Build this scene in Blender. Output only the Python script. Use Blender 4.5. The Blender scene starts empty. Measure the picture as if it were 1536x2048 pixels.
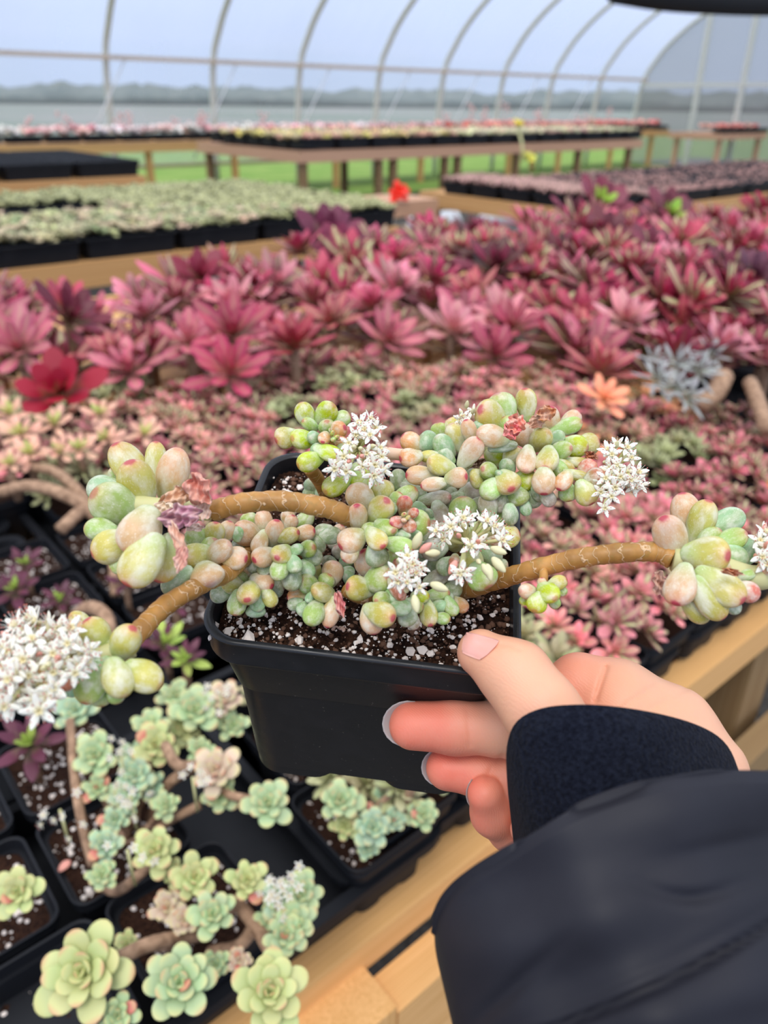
import bpy, math, random
import numpy as np
from mathutils import Matrix, Vector

# ------------------------------------------------------------------ camera
C = bpy.context.scene.collection
F = 1540.0                       # focal length in pixels of the 1536x2048 frame
_p, _r = math.radians(28.15), math.radians(0.7)
_Z = np.array([math.sin(_r)*math.cos(_p), math.cos(_r)*math.cos(_p), math.sin(_p)])
_U = np.array([2055., 799., -F]); _U -= _Z*(_U@_Z); _U /= np.linalg.norm(_U)
_V = np.cross(_Z, _U)
M = np.array([_U, _V, _Z])        # camera -> world; world X runs along the greenhouse, Y to its side wall
CAM = np.array([0., 0., 1.45])
RX, RY, RT = M[:, 0], M[:, 1], M[:, 2]    # world directions of image right, image up, towards camera

cam_d = bpy.data.cameras.new('camera'); cam = bpy.data.objects.new('camera', cam_d); C.objects.link(cam)
mw = Matrix([list(M[i]) + [CAM[i]] for i in range(3)] + [[0, 0, 0, 1]])
cam.matrix_world = mw
cam_d.sensor_fit = 'VERTICAL'; cam_d.sensor_height = 7.58; cam_d.sensor_width = 5.685
cam_d.lens = 7.58*F/2048; cam_d.clip_start = 0.01; cam_d.clip_end = 500
cam_d.dof.use_dof = True; cam_d.dof.focus_distance = 0.237; cam_d.dof.aperture_fstop = 2.5
bpy.context.scene.camera = cam

# ------------------------------------------------------------------ sky, light, exposure
sc = bpy.context.scene
sc.view_settings.view_transform = 'Standard'; sc.view_settings.look = 'None'
sc.view_settings.gamma = 1.0; sc.view_settings.use_curve_mapping = False
sc.view_settings.exposure = 0.0
sc.cycles.use_denoising = True
sc.cycles.max_bounces = 8; sc.cycles.transparent_max_bounces = 12
sc.cycles.sample_clamp_indirect = 6.0
sc.cycles.caustics_reflective = False; sc.cycles.caustics_refractive = False
world = bpy.data.worlds.new('overcast_sky'); sc.world = world; world.use_nodes = True
def build_world():
    nt = world.node_tree; nt.nodes.clear()
    out = nt.nodes.new('ShaderNodeOutputWorld'); bg = nt.nodes.new('ShaderNodeBackground')
    tc = nt.nodes.new('ShaderNodeTexCoord'); sep = nt.nodes.new('ShaderNodeSeparateXYZ')
    ramp = nt.nodes.new('ShaderNodeValToRGB'); noi = nt.nodes.new('ShaderNodeTexNoise')
    noi.inputs['Scale'].default_value = 2.2; noi.inputs['Detail'].default_value = 4
    mix = nt.nodes.new('ShaderNodeMix'); mix.data_type = 'RGBA'; mix.blend_type = 'MULTIPLY'
    mr = nt.nodes.new('ShaderNodeMapRange')
    mr.inputs['From Min'].default_value = .3; mr.inputs['From Max'].default_value = .7
    mr.inputs['To Min'].default_value = .86; mr.inputs['To Max'].default_value = 1.1
    L = nt.links.new
    L(tc.outputs['Generated'], sep.inputs[0]); L(sep.outputs['Z'], ramp.inputs['Fac'])
    L(tc.outputs['Generated'], noi.inputs['Vector']); L(noi.outputs['Fac'], mr.inputs['Value'])
    e = ramp.color_ramp.elements
    e[0].position = 0.0; e[0].color = (.66, .80, 1.10, 1)
    e[1].position = 1.0; e[1].color = (1.70, 1.72, 1.80, 1)
    m = e.new(.12); m.color = (.74, .90, 1.30, 1)
    m = e.new(.4); m.color = (1.0, 1.12, 1.42, 1)
    L(ramp.outputs['Color'], mix.inputs['A']); L(mr.outputs['Result'], mix.inputs['B']); mix.inputs['Factor'].default_value = 1
    L(mix.outputs['Result'], bg.inputs['Color']); bg.inputs['Strength'].default_value = 0.92
    L(bg.outputs[0], out.inputs[0])
build_world()
sun_d = bpy.data.lights.new('overcast_glow', 'SUN'); sun_d.energy = 1.5; sun_d.angle = math.radians(25); sun_d.color = (1, .97, .92)
sun = bpy.data.objects.new('overcast_glow', sun_d); C.objects.link(sun)
sun.rotation_euler = (math.radians(16), math.radians(-24), 0)

# ------------------------------------------------------------------ geometry helpers
rng = random.Random(7)
def ray(x, y): return M@np.array([x-768., 1024.-y, -F])
def at_z(x, y, z):
    d = ray(x, y); return CAM + d*((z-CAM[2])/d[2])
def at_v(x, y, v):
    d = ray(x, y); return CAM + d*(v/d[1])
def at_u(x, y, u):
    d = ray(x, y); return CAM + d*(u/d[0])
def P(x, y, depth): return CAM + ray(x, y)*(depth/F)
def proj(Q):
    c = M.T@(np.array(Q)-CAM); return 768-F*c[0]/c[2], 1024+F*c[1]/c[2], -c[2]

def tag(o, label=None, cat=None, group=None, kind=None):
    if label: o['label'] = label
    if cat: o['category'] = cat
    if group: o['group'] = group
    if kind: o['kind'] = kind
    return o
def empty(name, loc=(0, 0, 0), label=None, cat=None, group=None):
    o = bpy.data.objects.new(name, None); C.objects.link(o); o.location = loc; o.empty_display_size = .02
    return tag(o, label, cat, group)
INV = {}
def attach(o, parent):
    """parent while the object's own matrix stays a world matrix"""
    if parent is not None:
        o.parent = parent
        k = parent.name
        if k not in INV:
            if parent.parent is None: INV[k] = Matrix.Translation(parent.location).inverted() if parent.type == 'EMPTY' else Matrix.Identity(4)
            else: INV[k] = Matrix.Identity(4)
        o.matrix_parent_inverse = root_inv(parent)
def root_inv(parent):
    m = Matrix.Identity(4); q = parent
    chain = []
    while q is not None: chain.append(q); q = q.parent
    for q in reversed(chain): m = m @ q.matrix_parent_inverse @ q.matrix_basis
    return m.inverted()
def mesh(name, verts, faces, mat=None, smooth=True, cols=None, mats=None, fmat=None):
    me = bpy.data.meshes.new(name)
    me.from_pydata([tuple(map(float, v)) for v in verts], [], faces)
    for m_ in (mats or ([mat] if mat else [])): me.materials.append(m_)
    if fmat is not None: me.polygons.foreach_set('material_index', fmat)
    if smooth: me.polygons.foreach_set('use_smooth', [True]*len(me.polygons))
    if cols is not None:
        a = me.color_attributes.new('Col', 'FLOAT_COLOR', 'POINT')
        a.data.foreach_set('color', np.array(cols, dtype=np.float32).ravel())
    me.update()
    return me
def obj(name, me, parent=None, matrix=None, color=None, **kw):
    o = bpy.data.objects.new(name, me); C.objects.link(o)
    if matrix is not None: o.matrix_basis = matrix
    if parent is not None:
        o.parent = parent; o.matrix_parent_inverse = root_inv(parent)
    if color is not None: o.color = color
    if kw: tag(o, **kw)
    return o
class MB:
    def __init__(s): s.v, s.f, s.c, s.m = [], [], [], []
    def add(s, v, f, col=None, mi=0):
        n = len(s.v); s.v += [tuple(x) for x in v]; s.f += [tuple(i+n for i in q) for q in f]
        s.c += (col if isinstance(col, list) else [col or (0, 0, 0, 1)]*len(v)); s.m += [mi]*len(f)
    def box(s, a, b, mi=0):
        x0, y0, z0 = a; x1, y1, z1 = b
        s.add([(x0,y0,z0),(x1,y0,z0),(x1,y1,z0),(x0,y1,z0),(x0,y0,z1),(x1,y0,z1),(x1,y1,z1),(x0,y1,z1)],
              [(0,3,2,1),(4,5,6,7),(0,1,5,4),(1,2,6,5),(2,3,7,6),(3,0,4,7)], mi=mi)
    def tube(s, pts, rad, n=10, cap=True, mi=0):
        pts = [np.array(p, float) for p in pts]; m = len(pts)
        rad = rad if hasattr(rad, '__len__') else [rad]*m
        up = None; vs, cs = [], []; L = 0
        for i, p in enumerate(pts):
            t = pts[min(i+1, m-1)]-pts[max(i-1, 0)]; t /= np.linalg.norm(t)+1e-12
            if up is None:
                up = np.cross(t, [0, 0, 1.]) if abs(t[2]) < .9 else np.cross(t, [1., 0, 0])
            up = up - t*(up@t); up /= np.linalg.norm(up); w = np.cross(t, up)
            if i: L += np.linalg.norm(p-pts[i-1])
            for k in range(n):
                a = 2*math.pi*k/n
                vs.append(p+rad[i]*(math.cos(a)*up+math.sin(a)*w)); cs.append((L*10, k/n, i/(m-1), 1))
        fs = [(i*n+k, i*n+(k+1) % n, (i+1)*n+(k+1) % n, (i+1)*n+k) for i in range(m-1) for k in range(n)]
        if cap: fs += [tuple(range(n-1, -1, -1)), tuple((m-1)*n+k for k in range(n))]
        s.add(vs, fs, cs, mi)
    def me(s, name, mat=None, smooth=False, mats=None, cols=True):
        return mesh(name, s.v, s.f, mat, smooth, s.c if cols else None, mats, s.m if mats else None)
def spline(pts, n=8):
    pts = [np.array(p, float) for p in pts]; q = [2*pts[0]-pts[1]]+pts+[2*pts[-1]-pts[-2]]; out = []
    for i in range(1, len(q)-2):
        for k in range(n):
            t = k/n
            out.append(.5*((2*q[i])+(-q[i-1]+q[i+1])*t+(2*q[i-1]-5*q[i]+4*q[i+1]-q[i+2])*t*t+(-q[i-1]+3*q[i]-3*q[i+1]+q[i+2])*t**3))
    out.append(pts[-1]); return out
def frame(x, z):
    """3x3 columns from x axis and approximate z axis"""
    x = np.array(x, float); x /= np.linalg.norm(x); z = np.array(z, float); z = z-x*(z@x)
    if np.linalg.norm(z) < 1e-6: z = np.cross(x, [0.3, .5, .8])
    z /= np.linalg.norm(z); return np.stack([x, np.cross(z, x), z], 1)
def mat4(R3, loc, s=(1, 1, 1)):
    A = R3*np.array(s)[None, :]
    return Matrix([list(A[i])+[float(loc[i])] for i in range(3)]+[[0, 0, 0, 1]])

# ------------------------------------------------------------------ materials
MATS = {}
class NT:
    def __init__(s, name, rough=.5, color=(.5, .5, .5), **kw):
        m = bpy.data.materials.new(name); m.use_nodes = True; s.m = m; s.t = m.node_tree
        s.b = s.t.nodes['Principled BSDF']; s.b.inputs['Roughness'].default_value = rough
        s.b.inputs['Base Color'].default_value = (*color, 1)
        for k, v in kw.items(): s.b.inputs[k.replace('_', ' ')].default_value = v
        MATS[name] = m
    def n(s, t, **kw):
        q = s.t.nodes.new('ShaderNode'+t)
        for k, v in kw.items():
            if k in q.inputs: q.inputs[k].default_value = v
            else: setattr(q, k, v)
        return q
    def l(s, a, b): s.t.links.new(a, b)
    def mix(s, fac, a, b, mode='MIX'):
        q = s.t.nodes.new('ShaderNodeMix'); q.data_type = 'RGBA'; q.blend_type = mode
        for key, v in (('Factor', fac), ('A', a), ('B', b)):
            if hasattr(v, 'is_linked') or hasattr(v, 'links'): s.l(v, q.inputs[key])
            elif key == 'Factor': q.inputs[key].default_value = v
            else: q.inputs[key].default_value = (*v, 1)
        return q.outputs['Result']
    def rng(s, v, a, b, c=0., d=1., interp='LINEAR'):
        q = s.t.nodes.new('ShaderNodeMapRange'); q.interpolation_type = interp
        s.l(v, q.inputs['Value'])
        for k, x in (('From Min', a), ('From Max', b), ('To Min', c), ('To Max', d)): q.inputs[k].default_value = x
        return q.outputs['Result']
    def math(s, op, a, b=None):
        q = s.t.nodes.new('ShaderNodeMath'); q.operation = op
        for i, v in enumerate((a, b)):
            if v is None: continue
            if hasattr(v, 'links'): s.l(v, q.inputs[i])
            else: q.inputs[i].default_value = v
        return q.outputs[0]
    def noise(s, scale, detail=3, vec=None, rough=.5):
        q = s.n('TexNoise'); q.inputs['Scale'].default_value = scale; q.inputs['Detail'].default_value = detail
        q.inputs['Roughness'].default_value = rough
        if vec is None:
            tc = s.n('TexCoord'); vec = tc.outputs['Object']
        s.l(vec, q.inputs['Vector']); return q.outputs['Fac']
    def bump(s, h, strength=.3, dist=.001):
        q = s.n('Bump'); q.inputs['Strength'].default_value = strength; q.inputs['Distance'].default_value = dist
        s.l(h, q.inputs['Height']); s.l(q.outputs[0], s.b.inputs['Normal'])
    def base(s, v): s.l(v, s.b.inputs['Base Color'])

def make_materials():
    # plump leaf: object colour, tip spot strength in alpha
    m = NT('plump_leaf', .36, Subsurface_Weight=.06, Subsurface_Scale=.002, Specular_IOR_Level=.5)
    m.b.inputs['Subsurface Radius'].default_value = (1, .8, .35)
    oi = m.n('ObjectInfo'); tc = m.n('TexCoord'); at = m.n('Attribute', attribute_name='Col')
    sep = m.n('SeparateColor'); m.l(at.outputs['Color'], sep.inputs[0]); t = sep.outputs[0]
    off = m.n('VectorMath', operation='ADD'); m.l(tc.outputs['Object'], off.inputs[0])
    cmb = m.n('CombineXYZ'); rr = m.math('MULTIPLY', oi.outputs['Random'], 37.)
    for k in range(3): m.l(rr, cmb.inputs[k])
    m.l(cmb.outputs[0], off.inputs[1]); vec = off.outputs[0]
    c = m.mix(m.rng(t, 0, .55, .75, 0), oi.outputs['Color'], (.42, .62, .36))
    c = m.mix(m.rng(m.noise(1.6, 2, vec), .35, .65, 0, .5), c, (.66, .56, .22), 'MULTIPLY')
    hue = m.n('HueSaturation'); m.l(c, hue.inputs['Color']); hue.inputs['Value'].default_value = 1.05; hue.inputs['Saturation'].default_value = 1.12
    c = hue.outputs['Color']
    c = m.mix(m.rng(m.noise(2.4, 6, vec, .6), .44, .66, 0, .66), c, (.74, .73, .62))
    c = m.mix(m.rng(m.noise(22, 3, vec), .60, .70, 0, .35), c, (.86, .85, .76))
    d = m.n('VectorMath', operation='DISTANCE'); m.l(tc.outputs['Object'], d.inputs[0]); d.inputs[1].default_value = (.97, 0, .05)
    dd = m.math('ADD', d.outputs['Value'], m.rng(m.noise(6, 2, vec), 0, 1, -.05, .05))
    halo = m.math('MULTIPLY', m.rng(dd, .50, .08, 0, .5, 'SMOOTHSTEP'), oi.outputs['Alpha'])
    c = m.mix(halo, c, (.66, .22, .13))
    spot = m.math('MULTIPLY', m.rng(dd, .21, .10, 0, .9, 'SMOOTHSTEP'), oi.outputs['Alpha'])
    c = m.mix(spot, c, (.42, .02, .06)); m.base(c)
    m.bump(m.noise(9, 4, vec), .2, .0006)
    # background foliage: object colour, attribute R = along leaf, G = margin, B = per leaf random
    m = NT('foliage', .5, Specular_IOR_Level=.35)
    oi = m.n('ObjectInfo'); at = m.n('Attribute', attribute_name='Col'); sep = m.n('SeparateColor'); m.l(at.outputs['Color'], sep.inputs[0])
    sat = m.n('HueSaturation'); m.l(oi.outputs['Color'], sat.inputs['Color']); m.l(m.rng(sep.outputs[2], .1, .9, .55, 1.7), sat.inputs['Value'])
    c = sat.outputs['Color']
    c = m.mix(m.math('MULTIPLY', m.rng(sep.outputs[1], .6, .15), m.math('MULTIPLY', m.rng(sep.outputs[2], .75, .2), oi.outputs['Alpha'])), c, (.50, .52, .24))
    c = m.mix(m.rng(sep.outputs[0], .5, 0, 0, .5), c, (.30, .34, .12)); m.base(c)
    # background fat rosettes
    m = NT('pale_rosette', .45, Specular_IOR_Level=.4, Subsurface_Weight=.08, Subsurface_Scale=.003)
    oi = m.n('ObjectInfo'); at = m.n('Attribute', attribute_name='Col'); sep = m.n('SeparateColor'); m.l(at.outputs['Color'], sep.inputs[0])
    c = m.mix(m.rng(sep.outputs[0], .72, 1., 0, .65), oi.outputs['Color'], (.62, .60, .22))
    c = m.mix(m.math('MULTIPLY', m.rng(sep.outputs[0], .86, 1., 0, 1), oi.outputs['Alpha']), c, (.62, .20, .15)); m.base(c)
    # stems
    m = NT('ringed_stem', .42, Specular_IOR_Level=.4)
    at = m.n('Attribute', attribute_name='Col'); sep = m.n('SeparateColor'); m.l(at.outputs['Color'], sep.inputs[0])
    tc = m.n('TexCoord'); n1 = m.noise(140, 3, tc.outputs['Object']); n2 = m.noise(420, 3, tc.outputs['Object'])
    c = m.mix(m.rng(n1, .3, .7), (.27, .125, .025), (.56, .28, .075))
    c = m.mix(m.rng(n2, .55, .7, 0, .5), c, (.30, .20, .05))
    w = m.math('ADD', m.math('MULTIPLY', sep.outputs[0], 27.), m.math('MULTIPLY', n1, 4.2))
    fr = m.math('FRACT', w); band = m.rng(m.math('ABSOLUTE', m.math('SUBTRACT', fr, .5)), .07, .0, 0, .8)
    c = m.mix(band, c, (.80, .56, .34)); m.base(c); m.bump(m.math('ADD', band, m.math('MULTIPLY', n2, .4)), .5, .0006)
    m = NT('woody_stem', .75); n1 = m.noise(110, 4)
    m.base(m.mix(m.rng(n1, .3, .7), (.20, .11, .06), (.50, .31, .19))); m.bump(n1, .6, .002)
    m = NT('pale_stalk', .5, (.58, .56, .27), Subsurface_Weight=.1, Subsurface_Scale=.002)
    m = NT('cream_stalk', .55, (.74, .52, .36)); 
    m = NT('petal', .5, (.90, .87, .76), Subsurface_Weight=.1, Subsurface_Scale=.001)
    m = NT('carpel', .5, (.80, .72, .45)); m = NT('anther', .6, (.55, .16, .12)); m = NT('pink_bud', .45, (.78, .34, .27))
    m = NT('bud', .5, (.68, .64, .38))
    # dried leaves
    m = NT('dried_leaf', .7); oi = m.n('ObjectInfo'); tc = m.n('TexCoord'); n1 = m.noise(260, 4, tc.outputs['Object'])
    m.base(m.mix(m.rng(n1, .4, .7, 0, .6), oi.outputs['Color'], (.84, .66, .52))); m.bump(n1, .7, .001)
    # plastics
    m = NT('black_pot', .42, Specular_IOR_Level=.4); tc = m.n('TexCoord'); n1 = m.noise(90, 3, tc.outputs['Object']); n2 = m.noise(900, 2, tc.outputs['Object'])
    c = m.mix(m.rng(n1, .45, .8, 0, .5), (.009, .010, .0125), (.022, .022, .025))
    c = m.mix(m.rng(n2, .71, .76, 0, .4), c, (.22, .20, .17)); m.base(c)
    m.l(m.rng(n1, .3, .7, .26, .5), m.b.inputs['Roughness'])
    m = NT('black_tray', .55, (.016, .017, .022), Specular_IOR_Level=.28); m.base(m.mix(m.rng(m.noise(14, 3), .5, .8, 0, .3), (.007, .008, .011), (.025, .026, .03)))
    # soil
    m = NT('soil', .95, Specular_IOR_Level=.15); n1 = m.noise(420, 5, rough=.7); n2 = m.noise(160, 3)
    m.base(m.mix(m.rng(n1, .42, .72), (.014, .006, .004), (.10, .042, .022))); m.bump(n1, 1., .003)
    m = NT('perlite', .8, (.78, .70, .64)); n1 = m.noise(900, 3); m.base(m.mix(m.rng(n1, .4, .6), (.95, .90, .85), (.72, .58, .50)))
    m = NT('bark', .85, (.12, .055, .03))
    # wood
    for nm, c1, c2 in (('new_pine', (.90, .52, .21), (.70, .36, .11)), ('tan_pine', (.76, .44, .18), (.54, .27, .09)), ('grey_pine', (.36, .24, .11), (.22, .12, .045)), ('rosy_pine', (.68, .40, .25), (.52, .28, .16))):
        m = NT(nm, .7); tc = m.n('TexCoord'); mp = m.n('Mapping'); m.l(tc.outputs['Generated'], mp.inputs['Vector']); mp.inputs['Scale'].default_value = (.7, 9, 9)
        n1 = m.noise(3, 5, mp.outputs[0], .6); n1b = m.n('TexWave'); m.l(mp.outputs[0], n1b.inputs['Vector']); n1b.inputs['Scale'].default_value = .35; n1b.inputs['Distortion'].default_value = 7
        c = m.mix(m.rng(n1, .35, .7), c1, c2); c = m.mix(m.rng(n1b.outputs['Fac'], .5, 1, 0, .35), c, c2); m.base(c); m.bump(n1, .25, .002)
    # house
    m = NT('galvanised', .6, (.66, .67, .61)); m = NT('wood_batten', .7, (.62, .52, .42))
    m = bpy.data.materials.new('poly_film'); m.use_nodes = True; nt = m.node_tree; nt.nodes.clear(); MATS['poly_film'] = m
    def film(m, tint, haze, hz, tr):
        nt = m.node_tree; o = nt.nodes.new('ShaderNodeOutputMaterial'); t = nt.nodes.new('ShaderNodeBsdfTransparent'); t.inputs[0].default_value = (*tint, 1)
        d = nt.nodes.new('ShaderNodeBsdfTranslucent'); d.inputs[0].default_value = (*hz, 1)
        g = nt.nodes.new('ShaderNodeBsdfDiffuse'); g.inputs[0].default_value = (*hz, 1)
        a = nt.nodes.new('ShaderNodeMixShader'); a.inputs[0].default_value = .35
        nt.links.new(d.outputs[0], a.inputs[1]); nt.links.new(g.outputs[0], a.inputs[2])
        tc = nt.nodes.new('ShaderNodeTexCoord'); n = nt.nodes.new('ShaderNodeTexNoise'); n.inputs['Scale'].default_value = .7; n.inputs['Detail'].default_value = 3
        mp = nt.nodes.new('ShaderNodeMapping'); mp.inputs['Scale'].default_value = (1, .4, .5); nt.links.new(tc.outputs['Object'], mp.inputs[0]); nt.links.new(mp.outputs[0], n.inputs['Vector'])
        mr = nt.nodes.new('ShaderNodeMapRange'); mr.inputs['From Min'].default_value = .35; mr.inputs['From Max'].default_value = .65
        mr.inputs['To Min'].default_value = haze-tr; mr.inputs['To Max'].default_value = haze+tr; nt.links.new(n.outputs['Fac'], mr.inputs['Value'])
        x = nt.nodes.new('ShaderNodeMixShader'); nt.links.new(mr.outputs[0], x.inputs[0]); nt.links.new(t.outputs[0], x.inputs[1]); nt.links.new(a.outputs[0], x.inputs[2])
        nt.links.new(x.outputs[0], o.inputs[0])
    film(m, (.97, .98, 1), .30, (.84, .87, .94), .05)
    m = bpy.data.materials.new('end_film'); m.use_nodes = True; m.node_tree.nodes.clear(); MATS['end_film'] = m; film(m, (.72, .72, .73), .48, (.56, .54, .54), .05)
    m = NT('grass', .9); n1 = m.noise(1.5, 5); n2 = m.noise(40, 3)
    c = m.mix(m.rng(n1, .35, .65), (.15, .28, .02), (.26, .36, .06)); m.base(m.mix(m.rng(n2, .3, .7, 0, .5), c, (.07, .20, .02)))
    m = NT('field', .95); n1 = m.noise(.05, 4); m.base(m.mix(m.rng(n1, .42, .58), (.15, .19, .14), (.25, .24, .22)))
    m = NT('tree_band', .95); n1 = m.noise(.3, 4); m.base(m.mix(m.rng(n1, .3, .7), (.07, .10, .10), (.17, .19, .17)))
    m = NT('gravel', .95); n1 = m.noise(60, 4); n2 = m.noise(3, 3); c = m.mix(m.rng(n1, .3, .7), (.05, .048, .042), (.20, .19, .17)); m.base(m.mix(m.rng(n2, .4, .7, 0, .6), c, (.07, .06, .05)))
    m = NT('shade_cloth', .9, (.020, .022, .026)); m = NT('weed', .7, (.12, .26, .04)); m = NT('white_sheet', .6, (.72, .74, .76))
    # skin and clothes
    m = NT('skin', .48, Subsurface_Weight=.22, Subsurface_Scale=.004, Specular_IOR_Level=.4); m.b.inputs['Subsurface Radius'].default_value = (1, .38, .2)
    at = m.n('Attribute', attribute_name='Col'); sep = m.n('SeparateColor'); m.l(at.outputs['Color'], sep.inputs[0]); tc = m.n('TexCoord')
    n1 = m.noise(110, 3, tc.outputs['Object']); n2 = m.noise(1500, 2, tc.outputs['Object'])
    c = m.mix(sep.outputs[0], (.80, .44, .28), (.86, .23, .15)); c = m.mix(m.rng(n1, .45, .7, 0, .25), c, (.80, .38, .27))
    c = m.mix(m.rng(sep.outputs[1], 0, 1, 0, .8), c, (.50, .16, .10)); m.base(c)
    wv = m.n('TexWave'); m.l(tc.outputs['Object'], wv.inputs['Vector']); wv.inputs['Scale'].default_value = 500; wv.inputs['Distortion'].default_value = 6
    m.bump(m.math('ADD', m.math('MULTIPLY', wv.outputs['Fac'], .5), n2), .14, .0004)
    m = NT('nail', .28, (.84, .42, .35), Coat_Weight=.2, Subsurface_Weight=.1, Subsurface_Scale=.002)
    m = NT('nail_edge', .35, (.40, .35, .33), Subsurface_Weight=.15, Subsurface_Scale=.002)
    m = NT('fleece', .95, Specular_IOR_Level=.1, Sheen_Weight=.03); n1 = m.noise(900, 4); n2 = m.noise(60, 3)
    c = m.mix(m.rng(n1, .35, .7), (.0035, .0045, .010), (.011, .014, .026)); m.base(m.mix(m.rng(n2, .5, .8, 0, .4), c, (.016, .019, .030))); m.bump(n1, .9, .0012)
    m = NT('jacket', .62, Specular_IOR_Level=.3); n1 = m.noise(22, 4); n2 = m.noise(2500, 2)
    m.base(m.mix(m.rng(n1, .35, .7), (.010, .010, .0155), (.0165, .0165, .024))); m.bump(m.math('ADD', n1, m.math('MULTIPLY', n2, .03)), .35, .004)
    m = NT('stitch', .8, (.012, .012, .02)); m = NT('lint', .9, (.30, .33, .38))
make_materials()

ORD = ["first","second","third","fourth","fifth","sixth","seventh","eighth","ninth","tenth","eleventh"]
# ------------------------------------------------------------------ the setting
def wall_profile():
    return [(13.55, .42), (13.53, 1.0), (13.37, 1.99), (13.1, 2.42), (12.8, 2.76), (12.35, 3.12), (11.84, 3.42), (11.0, 3.82), (9.8, 4.25), (8.3, 4.6), (6.2, 4.9), (4, 5.0)]
def build_setting():
    m = MB(); m.add([(-8, -6, 0), (24, -6, 0), (24, 13.6, 0), (-8, 13.6, 0)], [(0, 1, 2, 3)]); obj('floor', m.me('floor', MATS['gravel']), kind='structure')
    m = MB(); m.box((-60, 13.6, -.35), (220, 27, -.02)); m.box((20.5, -60, -.35), (220, 13.6, -.02)); m.box((-8, 10.8, 0.0), (20.3, 13.6, .012)); obj('grass_ground', m.me('grass_ground', MATS['grass']), kind='structure')
    m = MB(); m.box((-150, 27.1, -.4), (420, 420, -.05)); obj('field', m.me('field', MATS['field']), kind='structure')
    # tree line far off: lumpy crowns
    m = MB(); r = random.Random(3)
    for i in range(260):
        a = math.radians(r.uniform(-25, 100)); d = r.uniform(190, 215)
        c = np.array([d*math.sin(a), d*math.cos(a), 0]); w, h = r.uniform(7, 14), r.uniform(2.9, 3.9)
        vs, fs = [], []
        for j in range(5):
            z = h*j/4; rr = w*math.sin(math.pi*(.25+.72*j/4))
            for k in range(7): vs.append(c+[rr*math.cos(k*.9), rr*math.sin(k*.9), z*r.uniform(.9, 1.1)])
        fs = [(j*7+k, j*7+(k+1) % 7, (j+1)*7+(k+1) % 7, (j+1)*7+k) for j in range(4) for k in range(7)]+[tuple(28+k for k in range(7))]
        m.add(vs, fs)
    obj('distant_treeline', m.me('treeline', MATS['tree_band'], True), kind='structure')
    pr = spline([(v, z) for v, z in wall_profile()], 3)
    us = [5.63-1.845*k for k in range(4, 0, -1)]+[5.63, 7.5, 9.28, 11.18, 12.93, 14.79, 16.52, 18.4, 20.25]
    m = MB(); vs, fs = [], []; n = len(pr)
    uu = []
    for a, b in zip(us[:-1], us[1:]): uu += [a+(b-a)*t for t in (0, .25, .5, .75)]
    uu.append(us[-1])
    for i, u in enumerate(uu):
        sag = .05*math.sin(math.pi*((i % 4)/4))
        for v, z in pr: vs.append((u, v-sag*.6+.04, z-sag*.4+.01))
    fs = [(i*n+k, (i+1)*n+k, (i+1)*n+k+1, i*n+k+1) for i in range(len(uu)-1) for k in range(n-1)]
    m.add(vs, fs); obj('wall_side', m.me('wall_side', MATS['poly_film'], True), kind='structure')
    for u in us:
        m = MB(); m.tube([(u, 13.55, 0)]+[(u, v, z) for v, z in pr], .052, 8)
        h = obj('hoop', m.me('hoop', MATS['galvanised'], True), kind='structure')
    m = MB(); m.box((-3, 13.27, 1.955), (20.3, 13.33, 2.02)); obj('trim_purlin', m.me('purlin', MATS['wood_batten']), kind='structure')
    m = MB(); m.box((-3, 13.50, .38), (20.3, 13.56, .44)); obj('trim_side_rail', m.me('side_rail', MATS['wood_batten']), kind='structure')
    # end wall of netted film with posts and a rail
    ew = [(20.3, v, z) for v, z in pr]; m = MB(); vs = ew+[(20.3, 4, 0), (20.3, 13.55, 0)]
    m.add(vs, [tuple(range(len(vs)))]); obj('wall_end', m.me('wall_end', MATS['end_film']), kind='structure')
    for (a, b) in (((1423, 25), (1385, 305)), ((1512, 40), (1490, 230))):
        q = at_u(*a, 20.2); m = MB(); m.box((20.15, q[1]-.05, 0), (20.25, q[1]+.05, q[2]+.3)); obj('trim_post', m.me('end_post', MATS['galvanised']), kind='structure')
    q = at_u(1400, 170, 20.2); m = MB(); m.box((20.16, 4, q[2]-.04), (20.24, 13.4, q[2]+.04)); obj('trim_end_rail', m.me('end_rail', MATS['galvanised']), kind='structure')
    m = MB()
    for k in range(0, 7):
        u = 5.0+2*k; m.tube([(u, 13.45, .5), (u+.9, 13.3, 1.95)], .014, 6)
    obj('trim_brace', m.me('braces', MATS['white_sheet'], True), kind='structure')
    pts = [P(1240, -38, 6.0), P(1330, -22, 6.3), P(1420, -14, 6.6), P(1500, -9, 6.9), P(1620, -6, 7.3), P(1800, -6, 7.9)]
    m = MB(); m.tube(spline(pts, 5), .155, 16)
    o = obj('shade_roll', m.me('shade_roll', MATS['shade_cloth'], True), label='rolled black shade cloth hanging under the roof at the corner above the end wall', cat='shade cloth')
build_setting()

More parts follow.
